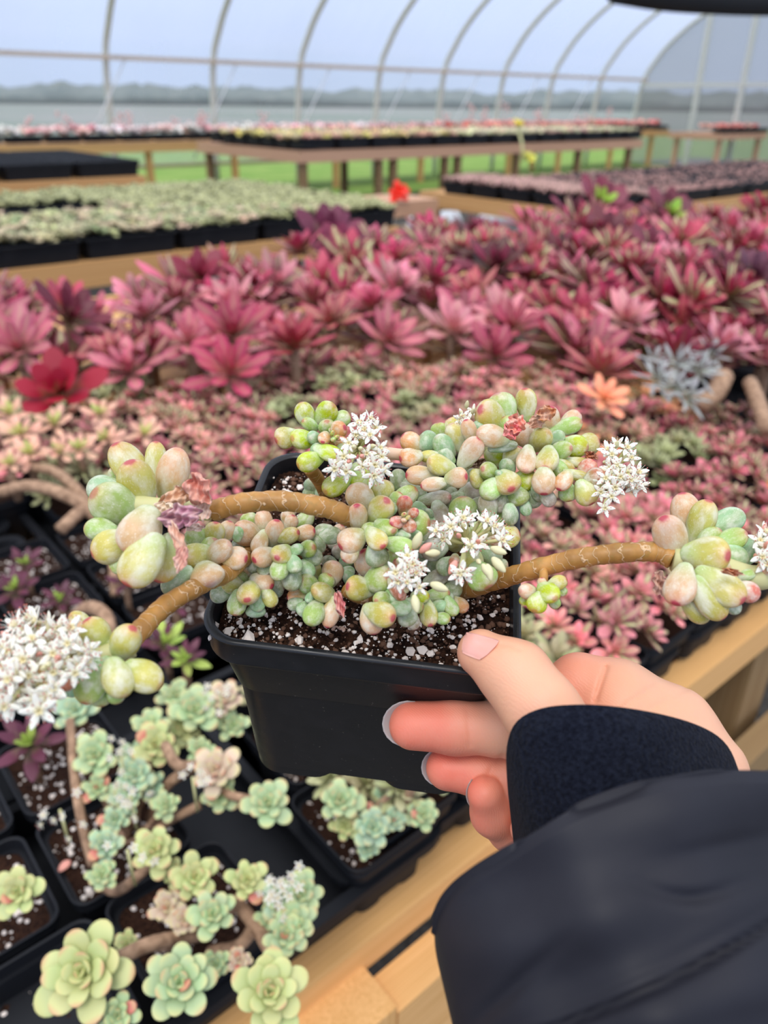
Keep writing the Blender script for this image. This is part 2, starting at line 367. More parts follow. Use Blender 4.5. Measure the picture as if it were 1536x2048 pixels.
# ------------------------------------------------------------------ benches
def board(parent, a, b, mat, name='board'):
    m = MB(); c = [(x+y)/2 for x, y in zip(a, b)]; h = [(y-x)/2 for x, y in zip(a, b)]
    ax = h.index(max(h)); bv = .003
    m.box([-x for x in h], h)
    # put the long side on local X so the grain follows the board
    R = {0: np.eye(3), 1: np.array([[0, -1, 0], [1, 0, 0], [0, 0, 1.]]), 2: np.array([[0, 0, -1], [0, 1, 0], [1, 0, 0.]])}[ax]
    v = [tuple(R.T@np.array(q)) for q in m.v]
    me = mesh(name, v, m.f, MATS[mat], False)
    return obj(name, me, parent, mat4(R, c))
def bench(u0, u1, v0, v1, zt, rim, mat, legs, label, slats='u', lower=None, legmat=None):
    b = empty('wooden_bench', (u0, v0, 0), label, 'bench', 'wooden benches')
    t = .04
    board(b, (u0, v0, zt-rim), (u1, v0+t, zt), mat, 'rim_board'); board(b, (u0, v1-t, zt-rim), (u1, v1, zt), mat, 'rim_board')
    board(b, (u0, v0+t, zt-rim), (u0+t, v1-t, zt), mat, 'rim_board'); board(b, (u1-t, v0+t, zt-rim), (u1, v1-t, zt), mat, 'rim_board')
    n = max(3, int((v1-v0)/.2)); w = (v1-v0-2*t)/n
    for i in range(n): board(b, (u0+t, v0+t+i*w+.012, zt-.035), (u1-t, v0+t+(i+1)*w-.012, zt-.008), mat, 'deck_board')
    for (lu, lv) in legs: board(b, (lu, lv, 0), (lu+.09, lv+.09, zt-rim if rim > .05 else zt-.03), legmat or mat, 'leg')
    if lower:
        for (a, c) in lower: board(b, a, c, legmat or mat, 'stretcher')
    return b
bench(-1.2, .60, .338, 1.9, .77, .04, 'new_pine', [(.18, .290), (-.9, .345), (.18, 1.75), (.5, 1.75)], 'nearest bench of new pine, tray of pale potted succulents on it', lower=[((.272, .290, .60), (.60, .329, .728)), ((.272, .36, .10), (.60, .40, .2))])
bench(.605, 5.6, .338, 1.9, .77, .055, 'new_pine', [(.90, .38), (1.10, .36), (2.6, .36), (2.6, 1.7), (4.4, .36), (4.4, 1.7), (5.3, 1.75)], 'near bench running to the right under pink rosette pots', legmat='grey_pine', lower=[((.99, .30, .44), (2.7, .34, .52))])
bench(-1.2, 4.3, 1.92, 3.0, .77, .1, 'tan_pine', [(-.5, 1.95), (1.5, 2.85), (2.5, 2.85), (4.1, 2.85)], 'bench hidden under the mass of magenta rosettes')
bench(-2.2, 3.5, 3.97, 6.1, .725, .125, 'tan_pine', [(-1, 4.02), (1, 4.02), (2.3, 4.02), (3.36, 4.02), (3.36, 5.95), (1.5, 5.95)], 'bench holding the trays of grey-green plug plants')
bench(4.84, 10.5, 3.38, 5.25, .765, .115, 'tan_pine', [(4.87, 3.45), (4.87, 5.1), (6.4, 3.45), (6.55, 3.45), (8.2, 3.45), (8.2, 5.1), (10.3, 3.45)], 'bench with black trays of small rosy plug plants behind the magenta mass', lower=[((4.9, 4.3, .42), (7.5, 4.36, .5))])
bench(-2.5, 2.85, 6.3, 9.2, .90, .09, 'tan_pine', [(-1, 6.35), (.8, 6.35), (2.7, 6.35), (2.7, 9.0)], 'bench of empty black trays at the left edge')
bench(5.75, 12.9, 8.35, 10.9, .90, .13, 'rosy_pine', [(5.8, 8.4), (5.8, 10.7), (7.0, 8.4), (7.25, 8.4), (8.2, 8.4), (8.45, 8.4), (9.7, 8.4), (11.2, 8.4), (12.6, 8.4), (8.2, 10.7)], 'bench carrying pale yellow rosettes in the middle distance', legmat='grey_pine')
bench(-2, 20, 12.2, 13.2, .84, .13, 'tan_pine', [(3, 12.25), (5.6, 12.25), (7.1, 12.25), (9.2, 12.25), (11.3, 12.25), (13.9, 12.25), (15.6, 12.25), (17.6, 12.25), (19.3, 12.25), (15.6, 13)], 'long bench against the side wall under pink and red flowering plants')
bench(18.0, 20.15, 9.7, 11.0, .86, .12, 'rosy_pine', [(18.1, 9.75), (19.9, 9.75), (18.1, 10.8)], 'far bench at the right end with reddish plants')
def low_crate():
    q = at_u(795, 398, 4.25)
    b = empty('low_bench', (q[0], q[1], 0), 'low wooden bench under the red flower, between two plant benches', 'bench')
    board(b, (q[0]-.45, q[1]-.1, q[2]-.12), (q[0]+.35, q[1]-.05, q[2]-.04), 'rosy_pine', 'rim_board'); board(b, (q[0]-.45, q[1]-.1, q[2]-.04), (q[0]+.35, q[1]+.4, q[2]-.01), 'rosy_pine', 'deck_board')
    for dx in (-.4, .2): board(b, (q[0]+dx, q[1]-.04, 0), (q[0]+dx+.08, q[1]+.04, q[2]-.1), 'grey_pine', 'leg')
    return q
CR = low_crate()

# ------------------------------------------------------------------ trays, pots
def rsq(h, r, z, k=5, hy=None):
    hy = hy or h; o = []
    for ci, (sx, sy) in enumerate(((1, 1), (-1, 1), (-1, -1), (1, -1))):
        for j in range(k+1):
            a = math.radians(90*ci+90*j/k); o.append((sx*(h-r)+r*math.cos(a), sy*(hy-r)+r*math.sin(a), z))
    return o
def loft(rings, cap0=False, cap1=False, close=True):
    n = len(rings[0]); vs = [p for r_ in rings for p in r_]
    fs = [(i*n+k, i*n+(k+1) % n, (i+1)*n+(k+1) % n, (i+1)*n+k) for i in range(len(rings)-1) for k in range(n if close else n-1)]
    if cap0: fs.append(tuple(range(n-1, -1, -1)))
    if cap1: fs.append(tuple((len(rings)-1)*n+k for k in range(n)))
    return vs, fs
def pot_me(S, H, B, mat, rimh=.011, feet=.004, k=7):
    h, b = S/2, B/2; r = .011*S/.095
    q = lambda z: b+(h*.90-b)*(1+z/H)
    rings = [rsq(b-.004, r, -H+feet, k), rsq(b, r, -H+feet+.002, k), rsq(q(-rimh-.001)-.0004, r, -rimh+.0004, k), rsq(h*.972, r*1.05, -rimh, k), rsq(h*.981, r*1.05, -rimh-.0002, k), rsq(h*.985, r*1.05, -rimh+.0003, k), rsq(h*.980, r*1.05, -rimh+.0010, k),
             rsq(h-.0008, r*1.1, -.0016, k), rsq(h-.0001, r*1.1, -.0012, k), rsq(h, r*1.1, -.0006, k), rsq(h-.0003, r*1.1, -.0001, k), rsq(h-.0008, r*1.1, .0001, k), rsq(h-.0018, r*1.0, 0, k), rsq(h-.0024, r*1.0, -.0006, k), rsq(h-.0034, r*.95, -.014, k), rsq(h-.006, r*.9, -.03, k)]
    m = MB(); v, f = loft(rings, True, True); m.add(v, f)
    for sx in (-1, 1):
        for sy in (-1, 1):
            w = b*.42; c = (sx*(b-w), sy*(b-w))
            rr = [[(c[0]+x, c[1]+y, z) for x, y, _ in rsq(w-i_, min(r, w-i_)*.9, 0, k)] for z, i_ in ((-H, .0015), (-H+.001, .0006), (-H+feet+.004, .0005))]
            v, f = loft(rr, True, False); m.add(v, f)
    return m.me('pot', MATS[mat], True, cols=False)
def auto_smooth(me, deg=35):
    import bmesh
    bm = bmesh.new(); bm.from_mesh(me)
    for e in bm.edges:
        if len(e.link_faces) == 2 and e.calc_face_angle(0) > math.radians(deg): e.smooth = False
    bm.to_mesh(me); bm.free(); return me
POT_SMALL = auto_smooth(pot_me(.108, .085, .08, 'black_tray', k=4))
def soil_me(h, z, mat='soil', amp=.0016, n=26, seed=1, k=0):
    r = random.Random(seed); v, f = [], []
    for i in range(n):
        for j in range(n):
            x, y = -1+2*i/(n-1), -1+2*j/(n-1)
            # pull the corners in for the rounded pot
            s = h*(1-.06*(abs(x)*abs(y))**4); v.append((x*s, y*s, z+r.uniform(-amp, amp)+amp*.8*math.sin(5*x+seed)*math.cos(4*y)))
    f = [(i*n+j, (i+1)*n+j, (i+1)*n+j+1, i*n+j+1) for i in range(n-1) for j in range(n-1)]
    return mesh('soil', v, f, MATS[mat], True)
SOIL_SMALL = soil_me(.050, -.012, n=12)
def chunk_me(seed, mat):
    r = random.Random(seed); t = (1+5**.5)/2
    v = [(-1, t, 0), (1, t, 0), (-1, -t, 0), (1, -t, 0), (0, -1, t), (0, 1, t), (0, -1, -t), (0, 1, -t), (t, 0, -1), (t, 0, 1), (-t, 0, -1), (-t, 0, 1)]
    v = [tuple(c*r.uniform(.32, .64) for c in p) for p in v]
    f = [(0,11,5),(0,5,1),(0,1,7),(0,7,10),(0,10,11),(1,5,9),(5,11,4),(11,10,2),(10,7,6),(7,1,8),(3,9,4),(3,4,2),(3,2,6),(3,6,8),(3,8,9),(4,9,5),(2,4,11),(6,2,10),(8,6,7),(9,8,1)]
    return v, f
CH = [chunk_me(i, None) for i in range(8)]
def scatter_mesh(n, h, z, smin, smax, mat, seed, power=2.5, where=None):
    r = random.Random(seed); m = MB()
    for _ in range(n):
        x, y = r.uniform(-h, h), r.uniform(-h, h)
        ex, ey = abs(x)-(h-.0125), abs(y)-(h-.0125)
        if ex > 0 and ey > 0 and math.hypot(ex, ey) > .0115: continue
        if where and not where(x, y, r): continue
        s = smin+(smax-smin)*r.random()**power; v, f = CH[r.randrange(8)]; a = r.uniform(0, 6.28)
        m.add([(x+s*(p[0]*math.cos(a)-p[1]*math.sin(a)), y+s*(p[0]*math.sin(a)+p[1]*math.cos(a)), z+s*(.35+p[2]*.8)) for p in v], f)
    return m.me('perlite', MATS[mat], True, cols=False)
PERL_SMALL = [scatter_mesh(210, .046, -.0125, .0005, .0032, 'perlite', 50+i) for i in range(3)]

def tray_me(lu, lv, h, mat='black_tray', cells=None):
    m = MB(); t = .012
    v, f = loft([rsq(lu/2-.02, .02, 0, 3, lv/2-.02), rsq(lu/2-.012, .02, h-.012, 3, lv/2-.012), rsq(lu/2, .022, h-.010, 3, lv/2), rsq(lu/2, .022, h, 3, lv/2), rsq(lu/2-t, .016, h, 3, lv/2-t), rsq(lu/2-t-.006, .016, .02, 3, lv/2-t-.006)], True, True); m.add(v, f)
    if cells:
        cu, cv = cells
        for i in range(cu+1):
            x = -lu/2+t+i*(lu-2*t)/cu; m.box((x-.004, -lv/2+t, h-.03), (x+.004, lv/2-t, h-.002))
        for i in range(cv+1):
            y = -lv/2+t+i*(lv-2*t)/cv; m.box((-lu/2+t, y-.004, h-.03), (lu/2-t, y+.004, h-.002))
    return m.me('tray', MATS[mat])

# ------------------------------------------------------------------ leaves and rosettes
def leaf_rings(prof, n, up, dn, cup=0., arch=0., nr=10):
    """unit leaf along +X, width 1, thickness 1: prof(t)=half width 0..1"""
    vs, cs, rings = [], [], []
    for i in range(nr):
        t = .5-.5*math.cos(math.pi*(i+.35)/(nr-.3)) if nr > 6 else (i+.15)/(nr-.7)
        w, th = prof(t)
        for k in range(n):
            a = 2*math.pi*k/n; y, z = math.cos(a), math.sin(a)
            vs.append((t, .5*w*y, .5*th*(z*(up if z > 0 else dn))+cup*(w*y)**2+arch*math.sin(math.pi*t)))
            cs.append((t, abs(y), 0, 1))
    fs = [(i*n+k, i*n+(k+1) % n, (i+1)*n+(k+1) % n, (i+1)*n+k) for i in range(nr-1) for k in range(n)]
    b = len(vs); vs += [(0, 0, 0), (1, 0, 0)]; cs += [(0, 0, 0, 1), (1, 0, 0, 1)]
    fs += [(b, (k+1) % n, k) for k in range(n)]+[(b+1, (nr-1)*n+k, (nr-1)*n+(k+1) % n) for k in range(n)]
    return vs, fs, cs
def obovoid(tm, w0, pw=2.3):
    def f(t):
        if t < tm: w = w0+(1-w0)*math.sin(math.pi/2*t/tm)**1.15
        else: w = max(0., 1-((t-tm)/(1-tm))**pw)**.5
        if t < .05: w *= .55+9*t
        return w, w
    return f
v, f, c = leaf_rings(obovoid(.58, .42), 20, .86, 1.08, 0, .0, 18); PLUMP = [mesh('leaf', v, f, MATS['plump_leaf'], True, c)]
v, f, c = leaf_rings(obovoid(.62, .36, 2.1), 20, .75, 1.1, 0, -.04, 18); PLUMP.append(mesh('leaf', v, f, MATS['plump_leaf'], True, c))
v, f, c = leaf_rings(obovoid(.54, .46, 2.1), 20, .95, 1.0, 0, .03, 18); PLUMP.append(mesh('leaf', v, f, MATS['plump_leaf'], True, c))
v, f, c = leaf_rings(obovoid(.64, .24, 2.2), 14, .55, 1.1, .12, 0, 12); SPOON = mesh('leaf', v, f, MATS['pale_rosette'], True, c)
def lance(t):
    return (math.sin(math.pi*min(1, (t*.93+.07))**1.25)**.8*.97+.03 if t < .98 else .1), 1.-.6*t
def spat(t):
    tm = .68
    w = .22+.78*math.sin(math.pi/2*min(1, t/tm))**1.6 if t < tm else max(0., 1-((t-tm)/(1-tm))**2.0)**.6
    return w, 1-.6*t
def low_leaf(kind):
    if kind == 'spat': return leaf_rings(spat, 8, .6, 1, .12, -.06, 6)
    if kind == 'lance': return leaf_rings(lance, 8, .6, 1, .16, -.10, 6)
    return leaf_rings(obovoid(.62, .3), 8, .7, 1, .05, 0, 6)
def phyllo(n, R, w, th, e0, e1, seed, jit=.12, l0=.3):
    """matrices of a rosette that faces +Z"""
    r = random.Random(seed); out = []
    for i in range(n):
        q = (i+.6)/n; a = i*2.39996+r.uniform(-jit, jit); e = math.radians(e0+(e1-e0)*q**.8+r.uniform(-5, 5)); L = R*(l0+(1-l0)*q**.75)*r.uniform(.92, 1.06)
        d = np.array([math.cos(a)*math.cos(e), math.sin(a)*math.cos(e), math.sin(e)]); up = np.array([-math.cos(a)*math.sin(e), -math.sin(a)*math.sin(e), math.cos(e)])
        out.append((frame(d, up), d*R*.06*q+np.array([0, 0, R*.10*(1-q)]), (L, L*w*r.uniform(.9, 1.1), L*th)))
    return out
def rosette_me(kind, n, w, th, e0, e1, seed, mat='foliage', l0=.3, stem=0):
    base = low_leaf(kind); m = MB(); r = random.Random(seed)
    for R3, loc, s in phyllo(n, 1., w, th, e0, e1, seed, l0=l0):
        A = R3*np.array(s)[None, :]; b = r.random()
        m.add([tuple(A@np.array(p)+loc) for p in base[0]], base[1], [(c_[0], c_[1], b, 1) for c_ in base[2]])
    if stem: m.tube([(0, 0, -stem), (0, 0, .02)], .07, 6)
    return m.me('rosette', MATS[mat], True)
RED_ME = [rosette_me('spat' if i % 2 else 'lance', 24+2*(i % 3), .30+.05*(i % 3), .07, 84, 2, 100+i, l0=.35) for i in range(6)]
BIG_LEAF = [mesh('leaf', *leaf_rings(spat, 8, .6, 1, .12, -.06, 7)[:2], MATS['foliage'], True, leaf_rings(spat, 8, .6, 1, .12, -.06, 7)[2]), mesh('leaf', *leaf_rings(lance, 8, .6, 1, .16, -.1, 7)[:2], MATS['foliage'], True, leaf_rings(lance, 8, .6, 1, .16, -.1, 7)[2])]
for q in BIG_LEAF:
    at = q.color_attributes['Col']
    for i, d in enumerate(at.data): d.color = (d.color[0], d.color[1], .58, 1)
SMALL_ME = [rosette_me('spat', 15+i, .42, .12, 80, 18, 200+i, l0=.35) for i in range(5)]
PLUG_ME = [rosette_me('fat', 9, .62, .4, 75, 20, 300+i, 'foliage', .5) for i in range(3)]
FAT_ME = [rosette_me('fat', 18, .50, .28, 82, 8, 330+i, 'pale_rosette', .3) for i in range(3)]

def look(d, roll=0):
    """rotation whose +Z is d"""
    d = np.array(d, float); d /= np.linalg.norm(d); x = np.array([math.cos(roll), math.sin(roll), .13]); x = x-d*(x@d); x /= np.linalg.norm(x)
    return np.stack([x, np.cross(d, x), d], 1)
def vary(c, r, s=.12, a=None):
    k = 1+r.uniform(-s, s); return (min(1, c[0]*k*(1+r.uniform(-s, s)*.4)), min(1, c[1]*k*(1+r.uniform(-s, s)*.5)), min(1, c[2]*k), c[3] if a is None else a)

# ---- the mass of magenta rosettes and the pink ones before it
MAG = [(.24, .012, .035, .35), (.33, .028, .075, .5), (.42, .09, .14, .7), (.12, .010, .028, .1), (.36, .05, .08, 1.), (.27, .025, .06, .9), (.52, .17, .21, .5)]
MAGN = ['deep crimson', 'magenta', 'rose pink', 'dark wine red', 'cream-striped red', 'striped magenta', 'pale pink']
BACKROW = [(1195, 415, 6, .165, (.17, .03, .05, 0)), (1330, 440, 6, .15, (.14, .03, .045, 0)), (1205, 485, 3, .15, (.13, .03, .04, 0)), (655, 478, 3, .15, (.11, .015, .04, 0)), (690, 510, 3, .13, (.16, .02, .05, 0)), (400, 560, 3, .10, (.20, .02, .04, 0)), (1300, 510, 3, .12, (.16, .03, .05, 0)), (1500, 560, 3, .11, (.11, .03, .05, 0))]
def red_plant(x, y, z, R, color, d, i, detailed, label, group):
    R3 = look(d, i*.7)
    if not detailed:
        return obj('rosette_succulent', RED_ME[i % 6], None, mat4(R3, (x, y, z), (R, R, R)), color, label=label, cat='succulent', group=group)
    t = empty('rosette_succulent', (x, y, z), label, 'succulent', group)
    m = MB(); m.tube([(0, 0, -.16), (.004, 0, -.07), (0, 0, .0)], .011, 6); obj('stem', m.me('stem', MATS['woody_stem'], True), t, Matrix.Translation((x, y, z)))
    r = random.Random(i)
    for A, loc, s in phyllo(18, R, .33, .07, 82, 14, 500+i, l0=.35):
        B = R3@A; L = R3@loc+np.array([x, y, z]); o = obj('leaf', BIG_LEAF[i % 2], t, mat4(B, L, s), vary(color, r, .22))
    return t
def red_field():
    r = random.Random(21); i = 0; far = []; R0 = .03
    for gv in range(0, 19):
        for gu in range(0, 44):
            u = .05+gu*.135+r.uniform(-.05, .05); v = .55+gv*.155+r.uniform(-.055, .055)
            if v > 3.2 or u > 5.5: continue
            q = proj((u, v, 1.0))
            if q[2] < .3 or not (-60 < q[0] < 1600 and q[1] > 380): continue
            d = math.hypot(u, v)
            lim = 1.62+.10*math.sin(u*7)
            if d < lim: continue
            if q[1] > 900: continue
            if q[1]-R0/q[2]*F < np.interp(q[0], [0, 560, 800, 1150, 1600], [572, 505, 465, 425, 425]): continue
            far.append((d, u, v))
    far.sort(); low = far[:]
    far = far[:292]
    for k, (d, u, v) in enumerate(far):
        ci = r.choices(range(7), [3, 4, 4, 2.0, 2.5, 3, 1.6])[0]
        if d < 2.0 and r.random() < .6: ci = r.choice([2, 2, 4, 6, 1])
        R = r.uniform(.105, .15) if d > 2.1 else r.uniform(.085, .12)
        z = .955+r.uniform(-.03, .04)+(.03 if d > 2.4 else 0)
        dirn = (r.uniform(-.55, .35), r.uniform(-.85, .1), 1)
        row = 'front' if d < 2.0 else 'middle' if d < 2.8 else 'back'
        x_ = proj((u, v, z))[0]; col_ = 'below the pine board at left' if x_ < 330 else 'left of the near-black plum one' if x_ < 620 else 'above the middle flower heads' if x_ < 900 else 'below the celled trays' if x_ < 1180 else 'below the green-hearted dark ones'
        red_plant(u, v, z, R, vary(MAG[ci], r), dirn, k, k < 46, f'{MAGN[ci]} rosette, {row} of the magenta mass, {col_}', f'{MAGN[ci]} rosettes, {row} of the magenta mass {col_}')
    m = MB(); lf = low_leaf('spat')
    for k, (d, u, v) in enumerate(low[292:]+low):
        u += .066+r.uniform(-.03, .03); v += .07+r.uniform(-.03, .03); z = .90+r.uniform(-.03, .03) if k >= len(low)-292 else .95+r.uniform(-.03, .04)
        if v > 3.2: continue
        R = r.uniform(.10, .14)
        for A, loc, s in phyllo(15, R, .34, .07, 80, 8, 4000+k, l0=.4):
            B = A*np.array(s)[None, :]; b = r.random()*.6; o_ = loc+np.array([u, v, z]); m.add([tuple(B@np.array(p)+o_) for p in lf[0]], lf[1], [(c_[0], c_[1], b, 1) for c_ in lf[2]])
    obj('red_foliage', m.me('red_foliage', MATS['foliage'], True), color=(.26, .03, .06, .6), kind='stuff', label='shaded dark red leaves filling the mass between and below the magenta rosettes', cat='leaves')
    for k, (px_, py_, dz, R, c) in enumerate(BACKROW):
        q = at_z(px_, py_, 1.04 if k < 2 else 1.0)
        nm = ['tall dark purple rosette with a pale green heart, behind the magenta mass', 'tall dark rosette with a bright green heart, right of the other dark one', 'dark wine rosette below the tall green-hearted one', 'near-black plum rosette at the corner of the grey-green trays', 'plum rosette leaning from under the near-black one', 'deep red cupped rosette below the pine board of the plug bench', 'dark plum rosette below the bright green heart', 'dark plum rosette at the right edge of the mass'][k]
        t = empty('dark_rosette', tuple(q), nm, 'succulent'); R3 = look((-.3, -.75, 1), k)
        m = MB(); m.tube([(0, 0, -.25), (.01, 0, -.1), (0, 0, 0)], .012, 6); obj('stem', m.me('stem', MATS['woody_stem'], True), t, Matrix.Translation(tuple(q)))
        rr = random.Random(k)
        for j, (A, loc, s) in enumerate(phyllo(22, R, .42, .06, 84, 10, 700+k, l0=.3)):
            col = c if not (k < 2 and j < 8) else (.28, .42, .07, 0)
            obj('leaf', BIG_LEAF[0], t, mat4(R3@A, R3@loc+q, s), vary(col, rr, .2))
    # the nearer pots of small pink rosettes
    PK = [(.52, .17, .18, 1.), (.41, .11, .13, .9), (.56, .24, .20, 1.), (.30, .11, .11, 1.), (.28, .27, .14, 1.), (.66, .30, .15, 1.)]
    PKN = ['pink', 'dusky rose', 'salmon pink', 'dull mauve', 'green-pink', 'peach']
    n = 0
    pots = []
    for gv in range(0, 16):
        for gu in range(-11, 24):
            u = .46+gu*.108; v = .405+gv*.112
            d = math.hypot(u, v); q = proj((u, v, .93))
            if d > 1.75+.10*math.sin(u*7) or not (-90 < q[0] < 1640) or q[1] > 1480: continue
            if q[0] < 330 and q[1] > 940: continue
            if q[0] < 620 and q[1] > 1080: continue
            pots.append((d, u, v, q))
    pots.sort()
    for d, u, v, q in pots:
        ci = r.choices(range(6), [4, 3, 3, 3, 2, 1] if q[0] > 500 else [2, 2, 1, 4, 5, 0])[0]
        if q[0] > 950 and r.random() < .3: ci = 5 if r.random() < .3 else 0
        if r.random() < .03: continue
        rw = 'in the near rows' if d < .95 else 'in the middle rows' if d < 1.35 else 'beside the magenta mass'
        side = 'right of the held pot' if q[0] > 1000 else 'behind the held pot' if q[0] > 450 else 'behind the left stem'
        t = empty('potted_succulent', (u, v, .775), f'{PKN[ci]} small-rosette pot plant {rw}, {side}', 'potted plant', f'{PKN[ci]} small rosettes {rw} {side}')
        T = Matrix.Translation((u, v, .865)); obj('pot', POT_SMALL, t, T); obj('soil', SOIL_SMALL, t, T)
        for k in range(r.randint(11, 14)):
            a = k*2.4+r.uniform(-.3, .3); rr = .064*math.sqrt((k+.3)/12); R = r.uniform(.022, .034)
            z = .905+r.uniform(-.01, .022)-.35*rr*.5; loc = (u+rr*math.cos(a), v+rr*math.sin(a), z)
            dd = (math.cos(a)*rr*9+r.uniform(-.3, .3), math.sin(a)*rr*9-.25, 1)
            obj('rosette', SMALL_ME[r.randrange(5)], t, mat4(look(dd, a), loc, (R, R, R)), vary(PK[ci], r, .2))
        n += 1
red_field()

# ---- trays under the near plants, trays with plugs on the other benches
def near_trays():
    T1 = tray_me(.56, .30, .055); k = 0
    for iv in range(8):
        for iu in range(6):
            u, v = 1.12+iu*.575, .52+iv*.315
            if v > 3.0: continue
            z = .775
            if iv == 0: v = .505
            if iv > 1 or iu > 2: continue
            o = obj('black_tray', T1, None, Matrix.Translation((u, v, z)), label=f'black tray under pink rosette pots, {["at the pine edge", "second row from the pine edge"][iv]}, {["nearest the hand", "in the middle", "far along the bench"][iu]}', cat='tray')
    for (u, v) in ((.545, .505), (.545, .83), (.55, 1.15), (-.03, 1.05), (-.03, 1.37)):
        obj('black_tray', T1, None, Matrix.Translation((u, v, .775)), label='black tray showing between pots on the near bench '+('behind the held pot' if u > 0 else 'at the left edge'), cat='tray', group='trays under pots '+('behind the held pot' if u > 0 else 'at the left edge'))
near_trays()
def plug_trays():
    r = random.Random(5); TM = tray_me(.50, .27, .10, cells=None); TM2 = tray_me(.50, .30, .085, cells=(10, 6))
    cols = [(.42, .42, .21, 0), (.50, .45, .27, 0), (.34, .37, .19, 0), (.54, .42, .28, 0)]
    cells = []
    for iv in range(7):
        for iu in range(11):
            u, v = 3.24-iu*.515, 4.115+iv*.285
            if u < -2: continue
            if iv >= 3 and u < 1.6: continue
            bare = iv in (3, 4) and u < 2.1
            obj('plug_tray', TM, None, Matrix.Translation((u, v, .727)), label=f'tray of grey-green plugs, row {["at its front edge", "behind the front row", "in the middle", "past the middle", "near the back", "at the back", "last before the back edge"][iv].split(",")[0]}, {ORD[iu]} from the right', cat='tray', group=f'grey-green plug trays row {"abcdefg"[iv]}')
            if bare: continue
            for a in range(8):
                for b in range(4):
                    cells.append((u-.215+a*.0615, v-.095+b*.064))
    cells = [(proj((x, y, .86)), x, y) for x, y in cells]; cells = [c for c in cells if -30 < c[0][0] < 1560]
    cells.sort(key=lambda c: c[0][2]); m = MB(); base = PLUG_ME[0]
    bv = [tuple(q.co) for q in base.vertices]; bf = [tuple(p.vertices) for p in base.polygons]; bc = [tuple(d.color) for d in base.color_attributes['Col'].data]
    for k, (q, x, y) in enumerate(cells):
        R = r.uniform(.042, .058); z = .835+r.uniform(-.008, .022)
        if k < 290:
            obj('plug_plant', PLUG_ME[k % 3], None, mat4(look((r.uniform(-.3, .3), r.uniform(-.4, .2), 1), k), (x, y, z), (R, R, R)), vary(cols[k % 4], r, .15), label='grey-green stubby plug plant in the front trays of the pine bench', cat='succulent', group='grey-green plug plants')
        else:
            A = look((r.uniform(-.3, .3), r.uniform(-.4, .2), 1), k)*R; m.add([tuple(A@np.array(p)+np.array([x, y, z])) for p in bv[::1]], bf, bc)
    o = obj('plug_plants', m.me('plugs', MATS['foliage'], True), color=cols[0], kind='stuff', label='grey-green plug plants filling the back trays of the pine bench', cat='plants')
    # bench with rosy plugs
    m = MB(); base = PLUG_ME[1]; bv = [tuple(q.co) for q in base.vertices]; bf = [tuple(p.vertices) for p in base.polygons]; bc = [tuple(d.color) for d in base.color_attributes['Col'].data]
    m2 = MB()
    for iv in range(7):
        for iu in range(10):
            u, v = 5.11+iu*.53, 3.56+iv*.325
            if v > 5.1: continue
            obj('plug_tray', TM2, None, Matrix.Translation((u, v, .767)), label=f'rosy plug tray behind the magenta mass, {ORD[iv]} row back, {ORD[iu]} from left', cat='tray', group='rosy plug trays')
            for a in range(10):
                for b in range(6):
                    x, y = u-.22+a*.048, v-.125+b*.048
                    dens = 1 if (iu < 1 or (iv < 1 and iu < 3)) else (.5 if iu < 4 else .32)
                    if r.random() > dens: continue
                    R = r.uniform(.035, .055) if iu < 1 else r.uniform(.016, .027)
                    A = look((r.uniform(-.4, .4), r.uniform(-.4, .4), 1), a)*R
                    (m2 if (iu+iv) % 3 == 1 or iu < 1 else m).add([tuple(A@np.array(p)+np.array([x, y, .85+(.03*r.random() if iu < 1 else 0)])) for p in bv], bf, bc)
    obj('rosy_plugs', m.me('plugs', MATS['foliage'], True), color=(.52, .30, .26, 0), kind='stuff', label='tiny rosy brown plug plants in the celled black trays', cat='plants')
    obj('mauve_plugs', m2.me('plugs', MATS['foliage'], True), color=(.50, .30, .27, .3), kind='stuff', label='taller mauve plug plants at the corner of the celled trays', cat='plants')
    # empty trays at left
    for iv in range(5):
        for iu in range(9):
            u, v = -1.66+iu*.53, 6.47+iv*.33
            if u > 2.7: continue
            obj('empty_tray', TM2, None, mat4(np.eye(3), (u, v, .902), (1, 1, 1.3)), label=f'empty black tray at the left edge, {ORD[iv]} row from the front, {ORD[8-iu]} from right', cat='tray', group='empty black trays')
plug_trays()
